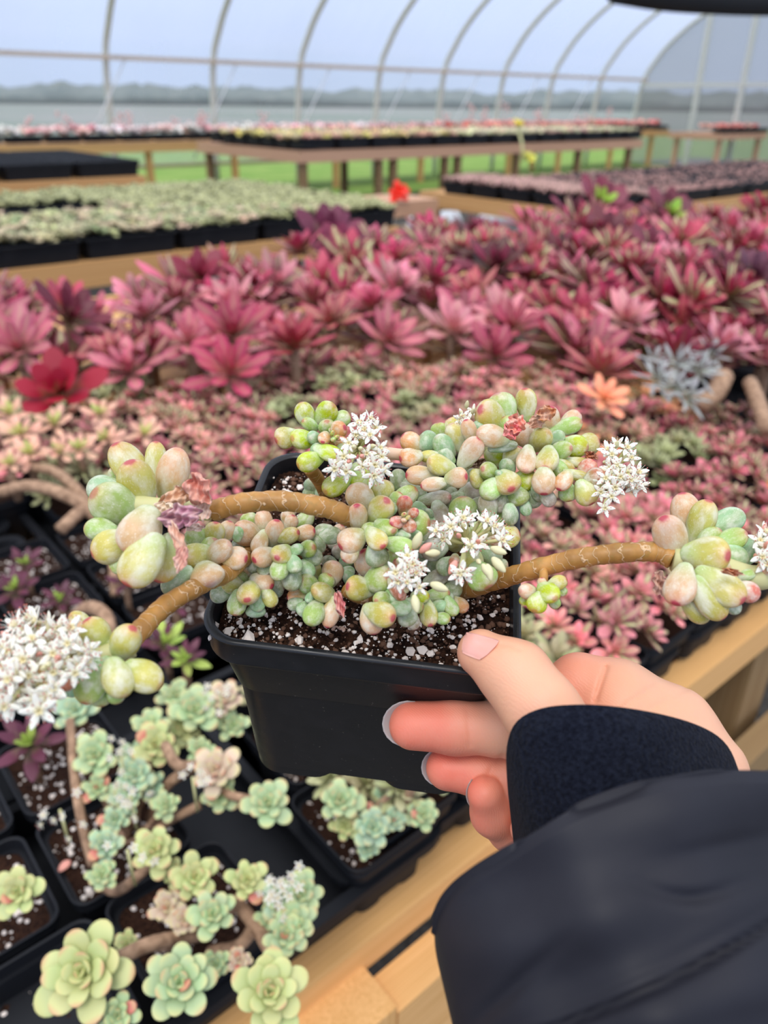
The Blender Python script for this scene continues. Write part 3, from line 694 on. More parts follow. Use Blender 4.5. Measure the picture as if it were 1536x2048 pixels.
def far_rows():
    r = random.Random(9); TM = tray_me(.5, .3, .09)
    def strip(u0, u1, vs, z, cols, R0, R1, name, label, group, cap=300, trows=1):
        k = 0
        us = np.arange(u0, u1, .55)
        for j, u in enumerate(us):
            for jj in range(trows): obj('far_tray', TM, None, mat4(np.eye(3), (u+.25, vs[0]+.02+jj*.33, z), (1, 1, 1.35 if trows > 1 else 1)), label='black tray holding the '+group+(', at the front edge' if jj == 0 else ', behind the front row'), cat='tray', group='trays of the '+group+(' front row' if jj == 0 else ' back rows'))
            if u > 11 and trows > 1: trows = 2
        for v in vs:
            u = u0
            while u < u1 and k < cap:
                q = proj((u, v, z+.1))
                if -20 < q[0] < 1560:
                    R = r.uniform(R0, R1); c = cols(u)
                    obj(name, PLUG_ME[k % 3], None, mat4(look((r.uniform(-.3, .3), -.2, 1), k), (u, v, z+.10), (R, R, R*1.2)), vary(c, r, .2), label=label, cat='succulent', group=group); k += 1
                u += R1*1.55
    yel = lambda u: r.choice([(.66, .55, .20, 0), (.72, .62, .34, 0), (.62, .36, .25, 0)] if u < 8.6 else [(.72, .66, .42, 0), (.62, .55, .34, 0), (.70, .45, .34, 0)])
    strip(5.8, 12.8, (8.5, 8.68, 8.86, 9.1, 9.4, 9.8, 10.2), .915, yel, .075, .10, 'yellow_rosette', 'pale yellow rosette succulent on the rosy-fronted bench in the middle distance', 'yellow rosettes', 300, 7)
    pink = lambda u: r.choice([(.88, .56, .54, 0), (.92, .78, .74, 0), (.80, .42, .40, 0)] if u < 12 else [(.80, .30, .25, 0), (.85, .45, .35, 0), (.72, .18, .15, 0)])
    strip(2.5, 19.8, (12.4, 12.7), .86, pink, .11, .16, 'pink_rosette', 'pink or red succulent on the long bench against the side wall', 'pink and red succulents by the side wall')
    strip(18.2, 20.0, (9.9, 10.3), .87, pink, .08, .12, 'red_rosette', 'reddish succulent on the far right bench by the end wall', 'reddish succulents on the far right bench')
    # flower spikes rising over the wall bench
    for k in range(22):
        u = r.choice([r.gauss(4.5, .6), r.gauss(6.2, .5), r.gauss(12.5, 1.2), r.gauss(14.5, 1.3), r.uniform(4, 18)]); h = r.uniform(.15, .34)
        if u > 12: h *= 1.5
        m = MB(); m.tube([(0, 0, 0), (.01, 0, h*.5), (.05, 0, h)], .008, 5)
        for j in range(6):
            a = r.uniform(0, 6); v_, f_ = CH[j]; s = .028
            m.add([(.03+.08*math.cos(a)+p[0]*s, .06*math.sin(a)+p[1]*s, h-.03*j+p[2]*s) for p in v_], f_)
        mt = bpy.data.materials.get('spike') or NT('spike', .7, (.80, .50, .46)).m
        obj('flower_spike', m.me('spike', mt, True), None, Matrix.Translation((u, 12.5, .93)), label='thin coral flower spike rising above the bench by the side wall', cat='flower', group='coral flower spikes')
    # yellow flower on a pale stalk, red flower
    q1, q2 = P(1035, 252, 7.2), P(1045, 322, 7.2)
    m = MB(); m.tube([q2, (q1+q2)/2+RX*.02, q1], .013, 6); yb = NT('yellow_petal', .6, (.75, .62, .08)).m; ym = MB()
    t = empty('yellow_flower', tuple(q2), 'small yellow flower on a pale stalk above the celled trays', 'flower'); obj('stalk', m.me('stalk', MATS['pale_stalk'], True), t)
    obj('petals', PLUG_ME[0], t, mat4(look((0, -.5, 1)), q1, (.075, .075, .075)), (.75, .60, .05, 0)); obj('lower_petals', PLUG_ME[1], t, mat4(look((0, -.5, 1)), q2+RX*.05, (.10, .10, .10)), (.60, .58, .10, 0))
    q = at_u(795, 386, 4.20); t = empty('red_flower', (q[0], q[1], CR[2]), 'bright red round flower on the low bench between the plant benches', 'flower')
    mt = NT('red_petal', .5, (.95, .045, .02)).m; v_, f_, c_ = leaf_rings(obovoid(.6, .4), 8, .7, 1, 0, 0, 6); me = mesh('petal', v_, f_, mt, True)
    for A, loc, s in phyllo(14, .10, .6, .25, 80, 0, 3, l0=.5):
        R3 = look((-.3, -1, .5)); obj('petal', me, t, mat4(R3@A, R3@loc+q, s))
    m = MB(); m.tube([(q[0], q[1], CR[2]), tuple(q)], .012, 6); obj('stalk', m.me('stalk', MATS['pale_stalk'], True), t)
    # bits on the ground and white sheets
    for (x, y, w) in ((870, 440, .35), (1020, 425, .45), (745, 420, .3)):
        q = at_z(x, y, .3); m = MB(); vs, fs = loft([rsq(w, .1, 0, 3, .12), rsq(w*1.02, .1, .12, 3, .13), rsq(w*.9, .08, .22, 3, .10)], True, True); m.add(vs, fs)
        obj('folded_sheet', m.me('sheet', MATS['white_sheet'], True), None, Matrix.Translation((q[0], q[1], .15)), label='folded white sheet lying low under the bench with celled trays', cat='sheet', group='folded white sheets')
    r2 = random.Random(4)
    wv, wf, wc = low_leaf('lance'); wl = mesh('leaf', wv, wf, MATS['weed'], True)
    for k, (x, y) in enumerate(((815, 2035), (870, 2025), (905, 2040))):
        q = at_z(x, y, .0); t = empty('weed', tuple(q), f'small green weed on the gravel below the bench, {["leftmost", "middle", "rightmost"][k]} of three at the bottom edge', 'weed')
        for A, loc, s in phyllo(14, .06, .3, .08, 80, 10, k): obj('leaf', wl, t, mat4(A, loc+q, s))
far_rows()
def odd_plants():
    r = random.Random(13)
    q = at_z(1350, 735, 1.0); t = empty('grey_succulent', tuple(q), 'silvery grey finger-leaved succulent among the pink rosettes at right', 'succulent')
    v, f, c = low_leaf('lance'); lm = mesh('leaf', v, f, MATS['foliage'], True, c)
    for (dx, dy, R) in ((0, 0, .06), (-40, 25, .05), (45, 10, .055), (70, -25, .045), (-5, 45, .05), (25, 60, .045), (-45, -12, .04)):
        p = at_z(1350+dx, 735+dy, 1.0)
        for A, loc, s in phyllo(16, R, .16, .12, 85, -10, int(dx), l0=.6): R3 = look((-.2, -.5, 1)); obj('leaf', lm, t, mat4(R3@A, R3@loc+p, s), vary((.66, .66, .64, 0), r, .1))
    p0 = at_z(1470, 900, .9)
    for k, (pts, rad, nm, mt) in enumerate((([(1535, 860, .95), (1518, 810, .96), (1500, 765, .97)], .014, 'thick brown bare trunk at the right edge behind the pink pots', 'woody_stem'), ([(1400, 810, .95), (1432, 785, .96), (1448, 752, .98)], .019, 'tan bare woody stump beside the silvery grey succulent', 'woody_stem'))):
        m = MB(); m.tube(spline([at_z(*a) for a in pts], 4), rad, 10); obj('woody_trunk', m.me('trunk', MATS[mt], True), label=nm, cat='trunk')
    q = at_z(1205, 800, .97); t = empty('orange_rosette', tuple(q), 'peach orange rosette above the pink pots, behind the right flower heads', 'succulent')
    for A, loc, s in phyllo(16, .055, .4, .1, 80, 10, 4): obj('leaf', BIG_LEAF[0], t, mat4(look((-.2, -.6, 1))@A, look((-.2, -.6, 1))@loc+q, s), vary((.85, .33, .18, .3), r, .15))
    # crimson cupped rosette at left
    q = at_z(120, 790, .97); t = empty('crimson_rosette', tuple(q), 'deep crimson rosette at the left edge of the magenta mass', 'succulent')
    for A, loc, s in phyllo(14, .09, .55, .06, 80, 20, 4): obj('leaf', BIG_LEAF[0], t, mat4(look((-.3, -.6, 1))@A, look((-.3, -.6, 1))@loc+q, s), vary((.25, .005, .02, 0), r, .15))
    # left: bare branches, pots of dark rosettes
    LB = [([(0, 985, .93), (60, 972, .95), (130, 990, .95), (190, 1030, .93), (215, 1100, .90)], .0095), ([(30, 935, .94), (100, 940, .95), (150, 975, .95), (185, 1020, .93)], .008), ([(120, 1060, .93), (170, 1020, .94), (205, 1050, .92)], .009), ([(150, 1235, .90), (180, 1215, .92), (215, 1240, .92), (218, 1330, .89)], .0085), ([(225, 1100, .91), (232, 1190, .88)], .007)]
    for k, (pts, rad) in enumerate(LB):
        m = MB(); m.tube(spline([at_z(*a) for a in pts], 5), rad, 8)
        obj('bare_branch', m.me('branch', MATS['woody_stem'], True), label=['long curved bare tan branch at the left edge under the pink rosettes', 'upper bare branch arching just above the long one at left', 'short bare branch crossing behind the left leaf cluster', 'hooked bare branch above the lower left flower head', 'short upright bare stem below the left leaf cluster'][k], cat='branch')
    DK = [(30, 1180, .035, 'dark purple rosette with green heart at the left edge, above the flower head'), (120, 1200, .028, 'small dark rosette with a lime heart above the flower head'), (50, 1130, .03, 'purple-black rosette at the left edge, uppermost of the dark ones'), (330, 1290, .035, 'dark purple rosette left of the held pot rim'), (250, 1165, .026, 'small blackish rosette under the left leaf cluster'), (350, 1210, .025, 'dark red rosette under the left stem, beside the pot corner'), (60, 1490, .04, 'dark plum rosette under the lower left flower head'), (370, 1320, .03, 'purple rosette with yellow-green leaves beside the pot side')]
    for k, (x, y, R, nm) in enumerate(DK):
        q = at_z(x, y, .90); t = empty('dark_rosette', tuple(q), nm, 'succulent'); R3 = look((-.1, -.4, 1), k)
        m = MB(); m.tube([(0, 0, -.05), (0, 0, 0)], .004, 6); obj('stem', m.me('stem', MATS['woody_stem'], True), t, Matrix.Translation(tuple(q)))
        for j, (A, loc, s) in enumerate(phyllo(16, R, .36, .1, 80, 8, 40+k)):
            obj('leaf', BIG_LEAF[1], t, mat4(R3@A, R3@loc+q, s), vary((.28, .36, .07, 0) if j < 5 or (k in (3, 7) and j % 3 == 0) else (.09, .022, .04, 0), r, .2))
    # rows of pots with soil there
    LP = [(-.15, 1.05), (-.15, .92), (-.27, 1.05), (-.27, .92), (-.15, .8), (-.03, 1.05), (.09, 1.05), (.21, 1.04), (-.03, .92), (.09, .92), (.21, .92), (.33, .92), (.21, .80), (.33, .80), (.09, .80), (-.03, .8), (.33, 1.04), (.45, .92), (.45, .8)]
    for k, (u, v) in enumerate(LP):
        t = empty('soil_pot', (u, v, .775), f'bare soil pot behind the left stem, {ORD[round((1.06-v)/.125)]} row from the pink plants, {ORD[max(0, round((u+.27)/.12))]} from left', 'pot', 'soil pots behind the left stem')
        T = Matrix.Translation((u, v, .865)); obj('pot', POT_SMALL, t, T); obj('soil', SOIL_SMALL, t, T); obj('perlite', PERL_SMALL[k % 3], t, T, kind='stuff')
    TG = [(40, 870, .05), (110, 850, .05), (60, 910, .045), (160, 900, .045), (210, 880, .045), (120, 905, .04), (20, 930, .04), (290, 870, .045), (20, 830, .05), (200, 830, .045)]
    for k, (x, y, R) in enumerate(TG):
        q = at_z(x, y, .96); t = empty('pale_rosette', tuple(q), 'green-hearted pale salmon rosette at left, '+['left of the branch fork', 'above the branch fork', 'just above the upper branch', 'nearest the big left leaf cluster', 'topmost beside the leaf cluster', 'lowest, over the upper branch', 'lowest at the left edge', 'right above the leaf cluster', 'topmost at the left edge', 'top row, right of the crimson one'][k], 'succulent', 'salmon rosettes at left'); R3 = look((-.2, -.5, 1), k)
        m = MB(); m.tube([(0, 0, -.06), (0, 0, 0)], .006, 6); obj('stem', m.me('stem', MATS['woody_stem'], True), t, Matrix.Translation(tuple(q)))
        for j, (A, loc, s) in enumerate(phyllo(15, R*.8, .36, .1, 80, 10, 60+k)):
            obj('leaf', BIG_LEAF[0], t, mat4(R3@A, R3@loc+q, s), vary((.45, .46, .15, 0) if j < 6 else (.62, .33, .24, .5), r, .12))
odd_plants()

# ------------------------------------------------------------------ the near tray with pale potted succulents
STAR = None
def flower_mesh():
    m = MB(); r = random.Random(2)
    for k in range(5):
        a = k*2*math.pi/5; v, f, c = leaf_rings(lambda t: (math.sin(math.pi*(t*.9+.08))**.8, 1-.5*t), 6, .7, 1, .12, 0, 5)
        for (x0, ln, w, th, el, mi) in ((.08, 1., .46, .10, .35, 0), (.05, .42, .26, .2, 1.15, 1)):
            R3 = frame((math.cos(a)*math.cos(el), math.sin(a)*math.cos(el), math.sin(el)), (-math.cos(a)*math.sin(el), -math.sin(a)*math.sin(el), math.cos(el)))
            A = R3*np.array([ln, w, th])[None, :]; o = np.array([math.cos(a)*x0, math.sin(a)*x0, 0])
            m.add([tuple(A@np.array(p)+o) for p in v], f, mi=mi)
        for j in (0, 1):
            b = a+.32+j*.6; e = .95; tip = np.array([math.cos(b)*math.cos(e), math.sin(b)*math.cos(e), math.sin(e)])*.95
            m.tube([(0, 0, 0), tuple(tip)], [.022, .014], 4, mi=0); cv, cf = CH[j]; m.add([tuple(tip+np.array(p)*.06) for p in cv], cf, mi=2)
    m.tube([(0, 0, -.35), (0, 0, .05)], [.09, .16], 6, mi=1)
    return m.me('flower', smooth=True, mats=[MATS['petal'], MATS['carpel'], MATS['anther']])
FLOWER = flower_mesh()
v, f, c = leaf_rings(obovoid(.45, .4, 1.3), 10, 1, 1, 0, 0, 9); BUD = mesh('bud', v, f, MATS['bud'], True, c); PBUD = mesh('bud', v, f, MATS['pink_bud'], True, c)
def add_flowers(parent, pts, scale, r, toward, buds=0):
    for k, p in enumerate(pts):
        d = toward+np.array([r.uniform(-.7, .7) for _ in range(3)])
        obj('flower', FLOWER, parent, mat4(look(d, r.uniform(0, 6)), p, (scale,)*3))
PG, PGY, PB, PP = (.41, .53, .29, .45), (.50, .54, .24, .6), (.37, .51, .34, .25), (.60, .46, .34, 1)
def near_tray():
    obj('plant_tray', tray_me(.56, .30, .055), None, Matrix.Translation((.105, .495, .775)), label='black ribbed tray carrying the pale potted succulents at the bottom left', cat='tray')
    obj('plant_tray', tray_me(.56, .30, .055), None, Matrix.Translation((-.475, .495, .775)), label='black ribbed tray at the bottom left corner of the picture', cat='tray')
    obj('plant_tray', tray_me(.56, .30, .055), None, Matrix.Translation((.105, .80, .775)), label='black tray behind the one with the pale succulents', cat='tray')
    r = random.Random(31)
    pots = {  # name: centre, label
        'A': ((.125, .518), 'pot of pale blue-green succulents on long bare stems, left of the held pot'),
        'B': ((.142, .403), 'pot of pale succulents with big open rosettes and a flower head, bottom edge'),
        'C': ((.320, .397), 'black pot of pale succulents half hidden under the held pot, by the pine edge'),
        'D': ((.008, .520), 'black pot with bare speckled soil and one pale rosette at the left edge'),
        'E': ((.125, .636), 'black pot of speckled soil under the lower left flower head'),
        'G': ((.335, .51), 'black pot of pale succulents seen between the flower head and the held pot'),
    }
    ros = {
     'A': [(190, 1510, 48, PG), (310, 1490, 50, PGY), (270, 1550, 40, PB), (210, 1690, 38, PB), (205, 1750, 33, PG), (310, 1700, 52, PGY), (230, 1640, 34, PB), (330, 1610, 32, PG), (300, 1450, 40, PG), (195, 1575, 34, PG), (250, 1600, 36, PB), (270, 1510, 36, PB), (150, 1420, 48, PB), (300, 1570, 34, PB)],
     'B': [(165, 1945, 92, PGY), (360, 1965, 74, PG), (540, 1985, 78, PGY), (390, 1755, 50, PGY), (495, 1760, 44, PGY), (600, 1790, 52, PG), (570, 1870, 44, PG), (425, 1830, 50, PG), (335, 1815, 38, PP), (350, 1750, 30, PGY), (235, 2030, 42, PG), (560, 1800, 44, PB), (590, 1850, 44, PG), (255, 1890, 30, PGY), (430, 1930, 34, PG), (480, 1920, 26, PP), (370, 1840, 34, PP), (540, 1835, 36, PG)],
     'C': [(680, 1600, 46, PG), (535, 1605, 52, PG), (745, 1655, 42, PB), (845, 1630, 36, PG), (735, 1695, 24, PB), (775, 1595, 36, PB), (690, 1650, 34, PGY), (715, 1620, 30, PB), (785, 1640, 30, PB)],
     'D': [(35, 1785, 52, PGY)],
     'E': [],
     'G': [(390, 1420, 52, PG), (430, 1540, 52, PP), (370, 1455, 38, PGY), (440, 1590, 38, PG), (450, 1395, 40, PP), (350, 1390, 34, PG), (400, 1500, 30, PG), (465, 1450, 34, PG)],
    }
    stems = {
     'A': [([(140, 1440, .93), (150, 1560, .91), (165, 1650, .89), (185, 1730, .86)], .0042), ([(330, 1490, .93), (355, 1530, .93), (395, 1530, .92)], .005), ([(395, 1530, .92), (335, 1570, .90), (300, 1640, .86)], .005), ([(310, 1720, .91), (240, 1780, .87), (200, 1770, .86)], .0045), ([(400, 1610, .90), (320, 1650, .88), (280, 1660, .86)], .004)],
     'B': [([(240, 1915, .92), (310, 1885, .91), (400, 1870, .87)], .0052), ([(465, 1795, .91), (510, 1850, .90), (550, 1915, .91)], .0055), ([(420, 1905, .86), (480, 1890, .88), (515, 1840, .90)], .005)],
     'C': [([(535, 1605, .92), (460, 1590, .91), (430, 1560, .9)], .004), ([(720, 1680, .86), (750, 1620, .90), (780, 1590, .92)], .003), ([(800, 1650, .86), (815, 1600, .91), (825, 1570, .93)], .004)],
     'D': [], 'E': [], 'G': [([(420, 1540, .9), (400, 1500, .88), (380, 1480, .86)], .004)],
    }
    fl = {'A': [(260, 1590, 9), (120, 1620, 8), (240, 1500, 6), (255, 1700, 4)], 'B': [(548, 1768, 18)], 'C': [], 'G': [(385, 1555, 5), (440, 1385, 9)], 'D': [], 'E': []}
    allp = {}
    for key, ((u, v), lab) in pots.items():
        t = empty('potted_succulent', (u, v, .777), lab, 'potted plant'); T = Matrix.Translation((u, v, .863))
        obj('pot', POT_SMALL, t, T); obj('soil', SOIL_SMALL, t, T); obj('perlite', PERL_SMALL[len(allp) % 3], t, T, kind='stuff'); allp[key] = t
        base = np.array([u, v, .852])
        for pts, rad in stems[key]:
            m = MB(); m.tube(spline([at_z(*a) for a in pts], 5), rad, 8); obj('stem', m.me('stem', MATS['woody_stem'], True), t)
        for k, (x, y, rp, col) in enumerate(ros[key]):
            z = .925-.02*(rp < 40)+(.02 if rp > 70 else 0); c = at_z(x, y, z); dep = proj(c)[2]; R = rp*dep/F*1.08
            d = np.array([r.uniform(-.3, .3), r.uniform(-.45, .0), 1.])+RT*.5
            R3 = look(d, r.uniform(0, 6)); c = c-R3[:, 2]*R*.2
            mid = (c+base)/2+np.array([r.uniform(-.01, .01), r.uniform(-.01, .01), -.012]); m = MB()
            far_ = np.linalg.norm((c-base)[:2]) > .075
            e_ = c-R3[:, 2]*(.025 if far_ else .03)
            m.tube(spline([e_, (c+e_)/2, c] if far_ else [base, mid, c], 4), R*.11+.001, 7); st = obj('rosette_stem', m.me('stem', MATS['woody_stem'], True), t)
            for A, loc, s in phyllo(23 if rp > 60 else 19, R, .60, .23, 82, 6, 900+k*7+rp, l0=.28, jit=.16):
                cc = vary(col, r, .10); cc = (cc[0], cc[1], cc[2], col[3] if r.random() < .45 else .1)
                if r.random() < .02: cc = (.66, .22, .17, 1)
                obj('leaf', SPOON, st, mat4(R3@A, R3@loc+c, s), cc)
        for (x, y, n) in fl[key]:
            z = .955; c = at_z(x, y, z); m = MB(); m.tube([c-np.array([0, 0, .04]), c], .0012, 5)
            sp = obj('flower_stalk', m.me('stalk', MATS['pale_stalk'], True), t)
            ps = [c+RX*r.gauss(0, .0085)+RY*r.gauss(0, .0085)+RT*r.uniform(0, .008) for _ in range(n)]; add_flowers(sp, ps, .0042, r, RT)
    for (u, v, lab) in ((.025, .403, 'empty black pot at the bottom left corner, left of the big pale rosette'), (.008, .637, 'black pot of dark soil at the left edge, under the lower left flower head'), (-.095, .52, 'empty black pot at the left edge beside the lone pale rosette'), (-.095, .403, 'outermost empty black pot at the bottom left')):
        t = empty('nursery_pot', (u, v, .777), lab, 'pot'); T = Matrix.Translation((u, v, .863)); obj('pot', POT_SMALL, t, T); obj('soil', SOIL_SMALL, t, Matrix.Translation((u, v, .863-.02*(v < .6)))); obj('perlite', PERL_SMALL[0], t, Matrix.Translation((u, v, .863-.02*(v < .6))), kind='stuff')
    # a pink fallen leaf and soil flecks
    m = MB(); v, f, c = low_leaf('fat'); q = at_z(115, 1745, .857)
    obj('fallen_leaf', mesh('leaf', v, f, MATS['pink_bud'], True), allp['A'], mat4(look((0, 0, 1), .4), q, (.014, .009, .004)))
near_tray()

# ------------------------------------------------------------------ the held pot and its plant
# pot frame: X along the front rim, Y towards the back rim, Z out of the soil
def rodr(r):
    r = np.array(r); th = np.linalg.norm(r); k = r/th; K = np.array([[0, -k[2], k[1]], [k[2], 0, -k[0]], [-k[1], k[0], 0]])
    return np.eye(3)+math.sin(th)*K+(1-math.cos(th))*K@K
PR = M@np.diag([1., -1., -1.])@rodr([2.26966734, 0.16378965, -0.02840949])
PO = CAM+M@(np.diag([1., -1., -1.])@np.array([-0.00230934, 0.01145137, 0.25545104]))
PZ = PR[:, 2]
def pp(x, y, h):
    """point of the pixel's ray at height h (metres) over the rim plane of the held pot"""
    d = ray(x, y); o = PO+PZ*h; return CAM+d*(((o-CAM)@PZ)/(d@PZ))
def soil_at(Q, z=-.008):
    L = PR.T@(Q-PO); L[0] = max(-.036, min(.036, L[0])); L[1] = max(-.036, min(.036, L[1])); return PO+PR@np.array([L[0], L[1], z])
COL = {'p': (.66, .46, .31, 1), 'y': (.53, .50, .17, .9), 'g': (.37, .51, .18, .6), 'b': (.32, .49, .30, .12), 'l': (.46, .56, .07, .5), 'd': (.28, .35, .22, .25),  # d: shaded leaves, v darkened too; shade between leaves put into the colour
       'v': (.36, .33, .28, .5), 'r': (.60, .22, .17, .9), 'o': (.68, .38, .20, 1), 't': (.42, .17, .11, .5)}
CROPS = {'C5': (150, 760, .358), 'C6': (600, 760, .3255), 'C7': (780, 740, .3385), 'C8': (1000, 960, .349), 'LL': (0, 1150, .3255)}
# clusters: crop, height of the cluster centre over the rim (m), stem root (None = down to the soil), leaves (cx, cy, tip angle, length, width, tilt to camera, forward mm, colour)
CL = []
CL.append(('C5', .034, (430, 700), [(320,500,125,330,170,10,-2,'y'),(350,590,108,265,185,30,4,'y'),(455,480,92,270,110,0,-1,'y'),(545,525,75,290,165,15,2,'p'),(180,620,160,220,150,5,-3,'b'),(230,525,140,90,70,0,-4,'g'),(230,705,150,250,215,35,1,'g'),(140,835,172,175,120,0,-1,'g'),(205,930,205,215,175,15,0,'y'),(365,845,243,262,215,22,8,'p'),(378,1010,235,305,205,15,4,'y'),(500,1000,255,265,165,0,-2,'y'),(245,1030,215,110,90,0,-4,'g')]))
CL.append(('C5', .020, (760, 1010), [(680,880,120,125,110,10,0,'g'),(775,870,80,155,105,5,0,'y'),(845,850,70,130,85,0,-1,'p'),(685,975,200,145,130,40,3,'y'),(805,960,35,165,115,25,4,'p'),(885,990,-10,155,125,10,2,'p'),(735,1085,-70,130,175,30,5,'p'),(570,1120,220,195,115,5,3,'d'),(655,1158,200,95,48,0,0,'r'),(905,860,90,85,65,0,-2,'b'),(610,930,150,120,90,0,-3,'y'),(760,940,60,120,110,20,0,'g')]))
CL.append(('C5', .014, (1190, 960), [(965,860,160,145,130,40,2,'p'),(1035,905,250,125,85,40,3,'p'),(1055,790,100,135,90,0,0,'p'),(1115,855,80,150,100,25,3,'p'),(1195,872,20,125,85,35,4,'y'),(1275,855,10,135,90,5,2,'p'),(1060,985,200,120,110,45,3,'p'),(1160,965,225,115,108,60,7,'y'),(1235,948,0,80,68,60,6,'b'),(1292,945,15,100,88,45,5,'g'),(1145,1055,250,120,98,40,4,'g'),(1225,1025,280,100,82,55,6,'b'),(1215,1105,260,145,100,5,0,'d'),(1330,990,-20,110,92,5,0,'d'),(1060,1050,230,95,72,5,-1,'d'),(1205,800,70,95,72,10,0,'p'),(975,790,110,105,95,0,-3,'g'),(1190,765,80,90,75,0,-4,'p'),(1280,790,50,135,85,0,-4,'g'),(1390,850,200,105,92,0,-2,'d'),(1430,870,10,125,92,5,-1,'d'),(1470,850,60,95,65,5,-1,'p'),(1360,920,-60,100,70,0,-3,'d'),(1180,1010,240,90,80,30,2,'b'),(930,920,200,110,90,0,-3,'d'),(1010,1030,220,110,90,0,-4,'d'),(1290,1060,-60,110,90,0,-2,'b')]))
CL.append(('C5', .006, (970, 1150), [(972,1062,85,120,125,20,2,'p'),(885,1145,150,125,102,30,4,'y'),(812,1195,190,115,92,0,1,'d'),(970,1185,262,122,120,60,8,'y'),(1045,1130,-25,130,102,30,5,'p'),(1120,1160,5,95,100,0,-2,'d'),(905,1245,262,135,98,20,3,'g'),(1015,1240,285,105,78,30,2,'b'),(1085,1215,300,115,78,10,3,'y'),(1010,1290,270,75,100,0,-1,'b'),(1040,1190,300,90,80,30,3,'b'),(930,1120,120,90,80,30,1,'g')]))
CL.append(('C5', .006, (1350, 1190), [(1325,1070,110,125,98,5,0,'y'),(1435,1085,75,150,112,20,2,'p'),(1240,1130,160,85,72,0,1,'o'),(1240,1205,190,110,75,0,0,'o'),(1310,1145,150,115,102,45,4,'g'),(1385,1187,180,128,115,60,7,'y'),(1310,1215,250,55,45,40,5,'b'),(1285,1275,220,100,78,10,1,'b'),(1335,1305,250,125,112,35,4,'g'),(1430,1300,255,165,92,15,3,'p'),(1400,1130,60,100,90,10,1,'g'),(1230,1250,200,90,70,0,-1,'d'),(1370,1250,270,100,90,20,2,'g')]))
CL.append(('C6', .034, (190, 330), [(30,210,110,150,110,5,1,'l'),(155,205,40,150,120,20,2,'l'),(255,240,30,115,92,0,-1,'g'),(-85,350,200,135,125,15,0,'y'),(20,362,180,135,122,40,4,'l'),(60,275,150,95,72,40,5,'g'),(90,355,190,80,82,60,6,'b'),(165,290,90,75,98,50,4,'g'),(150,355,250,85,72,60,8,'o'),(230,310,20,105,105,40,4,'o'),(165,440,-20,165,100,30,6,'l'),(290,440,-20,125,110,10,2,'l'),(60,500,200,155,112,20,2,'l'),(200,330,90,38,32,70,10,'l'),(222,348,0,38,32,70,10,'l'),(205,365,250,38,30,70,10,'g'),(190,312,120,36,30,70,9,'g'),(240,360,10,45,32,60,9,'r'),(110,430,200,90,80,30,3,'b'),(250,380,-30,90,70,30,4,'o')]))
CL.append(('C6', .020, (310, 600), [(225,640,215,175,122,30,4,'l'),(365,620,-70,110,112,20,3,'l'),(445,635,15,145,92,10,4,'l'),(290,640,260,105,72,20,2,'b'),(280,570,150,110,90,10,0,'g'),(350,560,60,110,90,0,0,'g'),(410,580,20,100,80,0,1,'l')]))
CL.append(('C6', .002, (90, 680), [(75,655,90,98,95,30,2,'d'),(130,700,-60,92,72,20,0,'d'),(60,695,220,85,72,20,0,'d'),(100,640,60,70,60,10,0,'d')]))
CL.append(('C6', .026, (520, 860), [(370,720,140,185,152,10,1,'p'),(510,690,80,155,122,0,0,'y'),(635,725,35,195,112,10,-1,'g'),(487,808,55,175,145,40,7,'y'),(358,855,98,175,112,40,5,'p'),(525,900,-30,125,112,45,6,'g'),(465,970,-50,145,115,45,8,'y'),(318,985,210,165,152,20,2,'p'),(310,1065,230,125,102,0,-1,'p'),(610,1015,-15,185,102,20,5,'g'),(620,950,-10,115,62,40,4,'b'),(560,800,60,95,62,20,4,'b'),(715,885,0,160,165,20,0,'g'),(640,775,80,115,88,40,6,'r'),(692,822,30,75,62,40,7,'r'),(605,870,200,95,78,50,8,'r'),(670,895,-50,85,80,50,7,'t'),(640,830,90,38,34,70,10,'y'),(658,845,0,38,34,70,10,'y'),(640,858,240,38,34,70,10,'p'),(470,1075,-70,145,132,0,0,'d'),(430,920,200,110,90,0,2,'g'),(590,740,60,110,90,10,0,'g'),(580,925,250,70,60,40,5,'b'),(700,960,-30,110,80,10,1,'b')]))
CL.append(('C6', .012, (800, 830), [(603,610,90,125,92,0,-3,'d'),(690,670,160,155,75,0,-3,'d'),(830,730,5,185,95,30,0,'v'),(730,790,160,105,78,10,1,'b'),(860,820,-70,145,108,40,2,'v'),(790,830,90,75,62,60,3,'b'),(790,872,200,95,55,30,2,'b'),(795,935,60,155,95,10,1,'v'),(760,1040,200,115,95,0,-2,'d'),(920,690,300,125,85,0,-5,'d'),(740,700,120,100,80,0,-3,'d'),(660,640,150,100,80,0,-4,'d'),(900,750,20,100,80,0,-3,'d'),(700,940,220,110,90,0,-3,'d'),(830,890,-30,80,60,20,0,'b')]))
CL.append(('C6', .030, (850, 430), [(685,385,140,145,112,5,0,'o'),(680,475,190,135,115,20,4,'o'),(790,385,150,125,132,20,0,'b'),(855,310,100,95,92,0,-2,'g'),(885,410,130,155,122,30,3,'b'),(945,290,120,125,102,0,0,'y'),(960,350,112,175,112,10,3,'y'),(1045,445,55,205,122,15,6,'p'),(870,522,165,170,125,30,7,'y'),(745,585,180,190,108,5,2,'p'),(820,640,190,160,82,10,3,'p'),(960,600,5,125,115,30,7,'p'),(800,470,180,140,70,5,1,'y'),(900,470,140,120,90,10,1,'b')]))
CL.append(('C6', .012, (1000, 640), [(1045,690,20,155,122,10,0,'v'),(960,720,200,95,62,0,-1,'d'),(1060,600,60,110,90,0,-1,'d'),(900,650,200,120,80,0,-3,'d'),(1130,760,0,170,100,0,1,'v'),(1000,620,100,110,80,0,-2,'d'),(1180,560,60,120,100,0,-3,'d'),(1100,660,20,120,90,0,-2,'d')]))
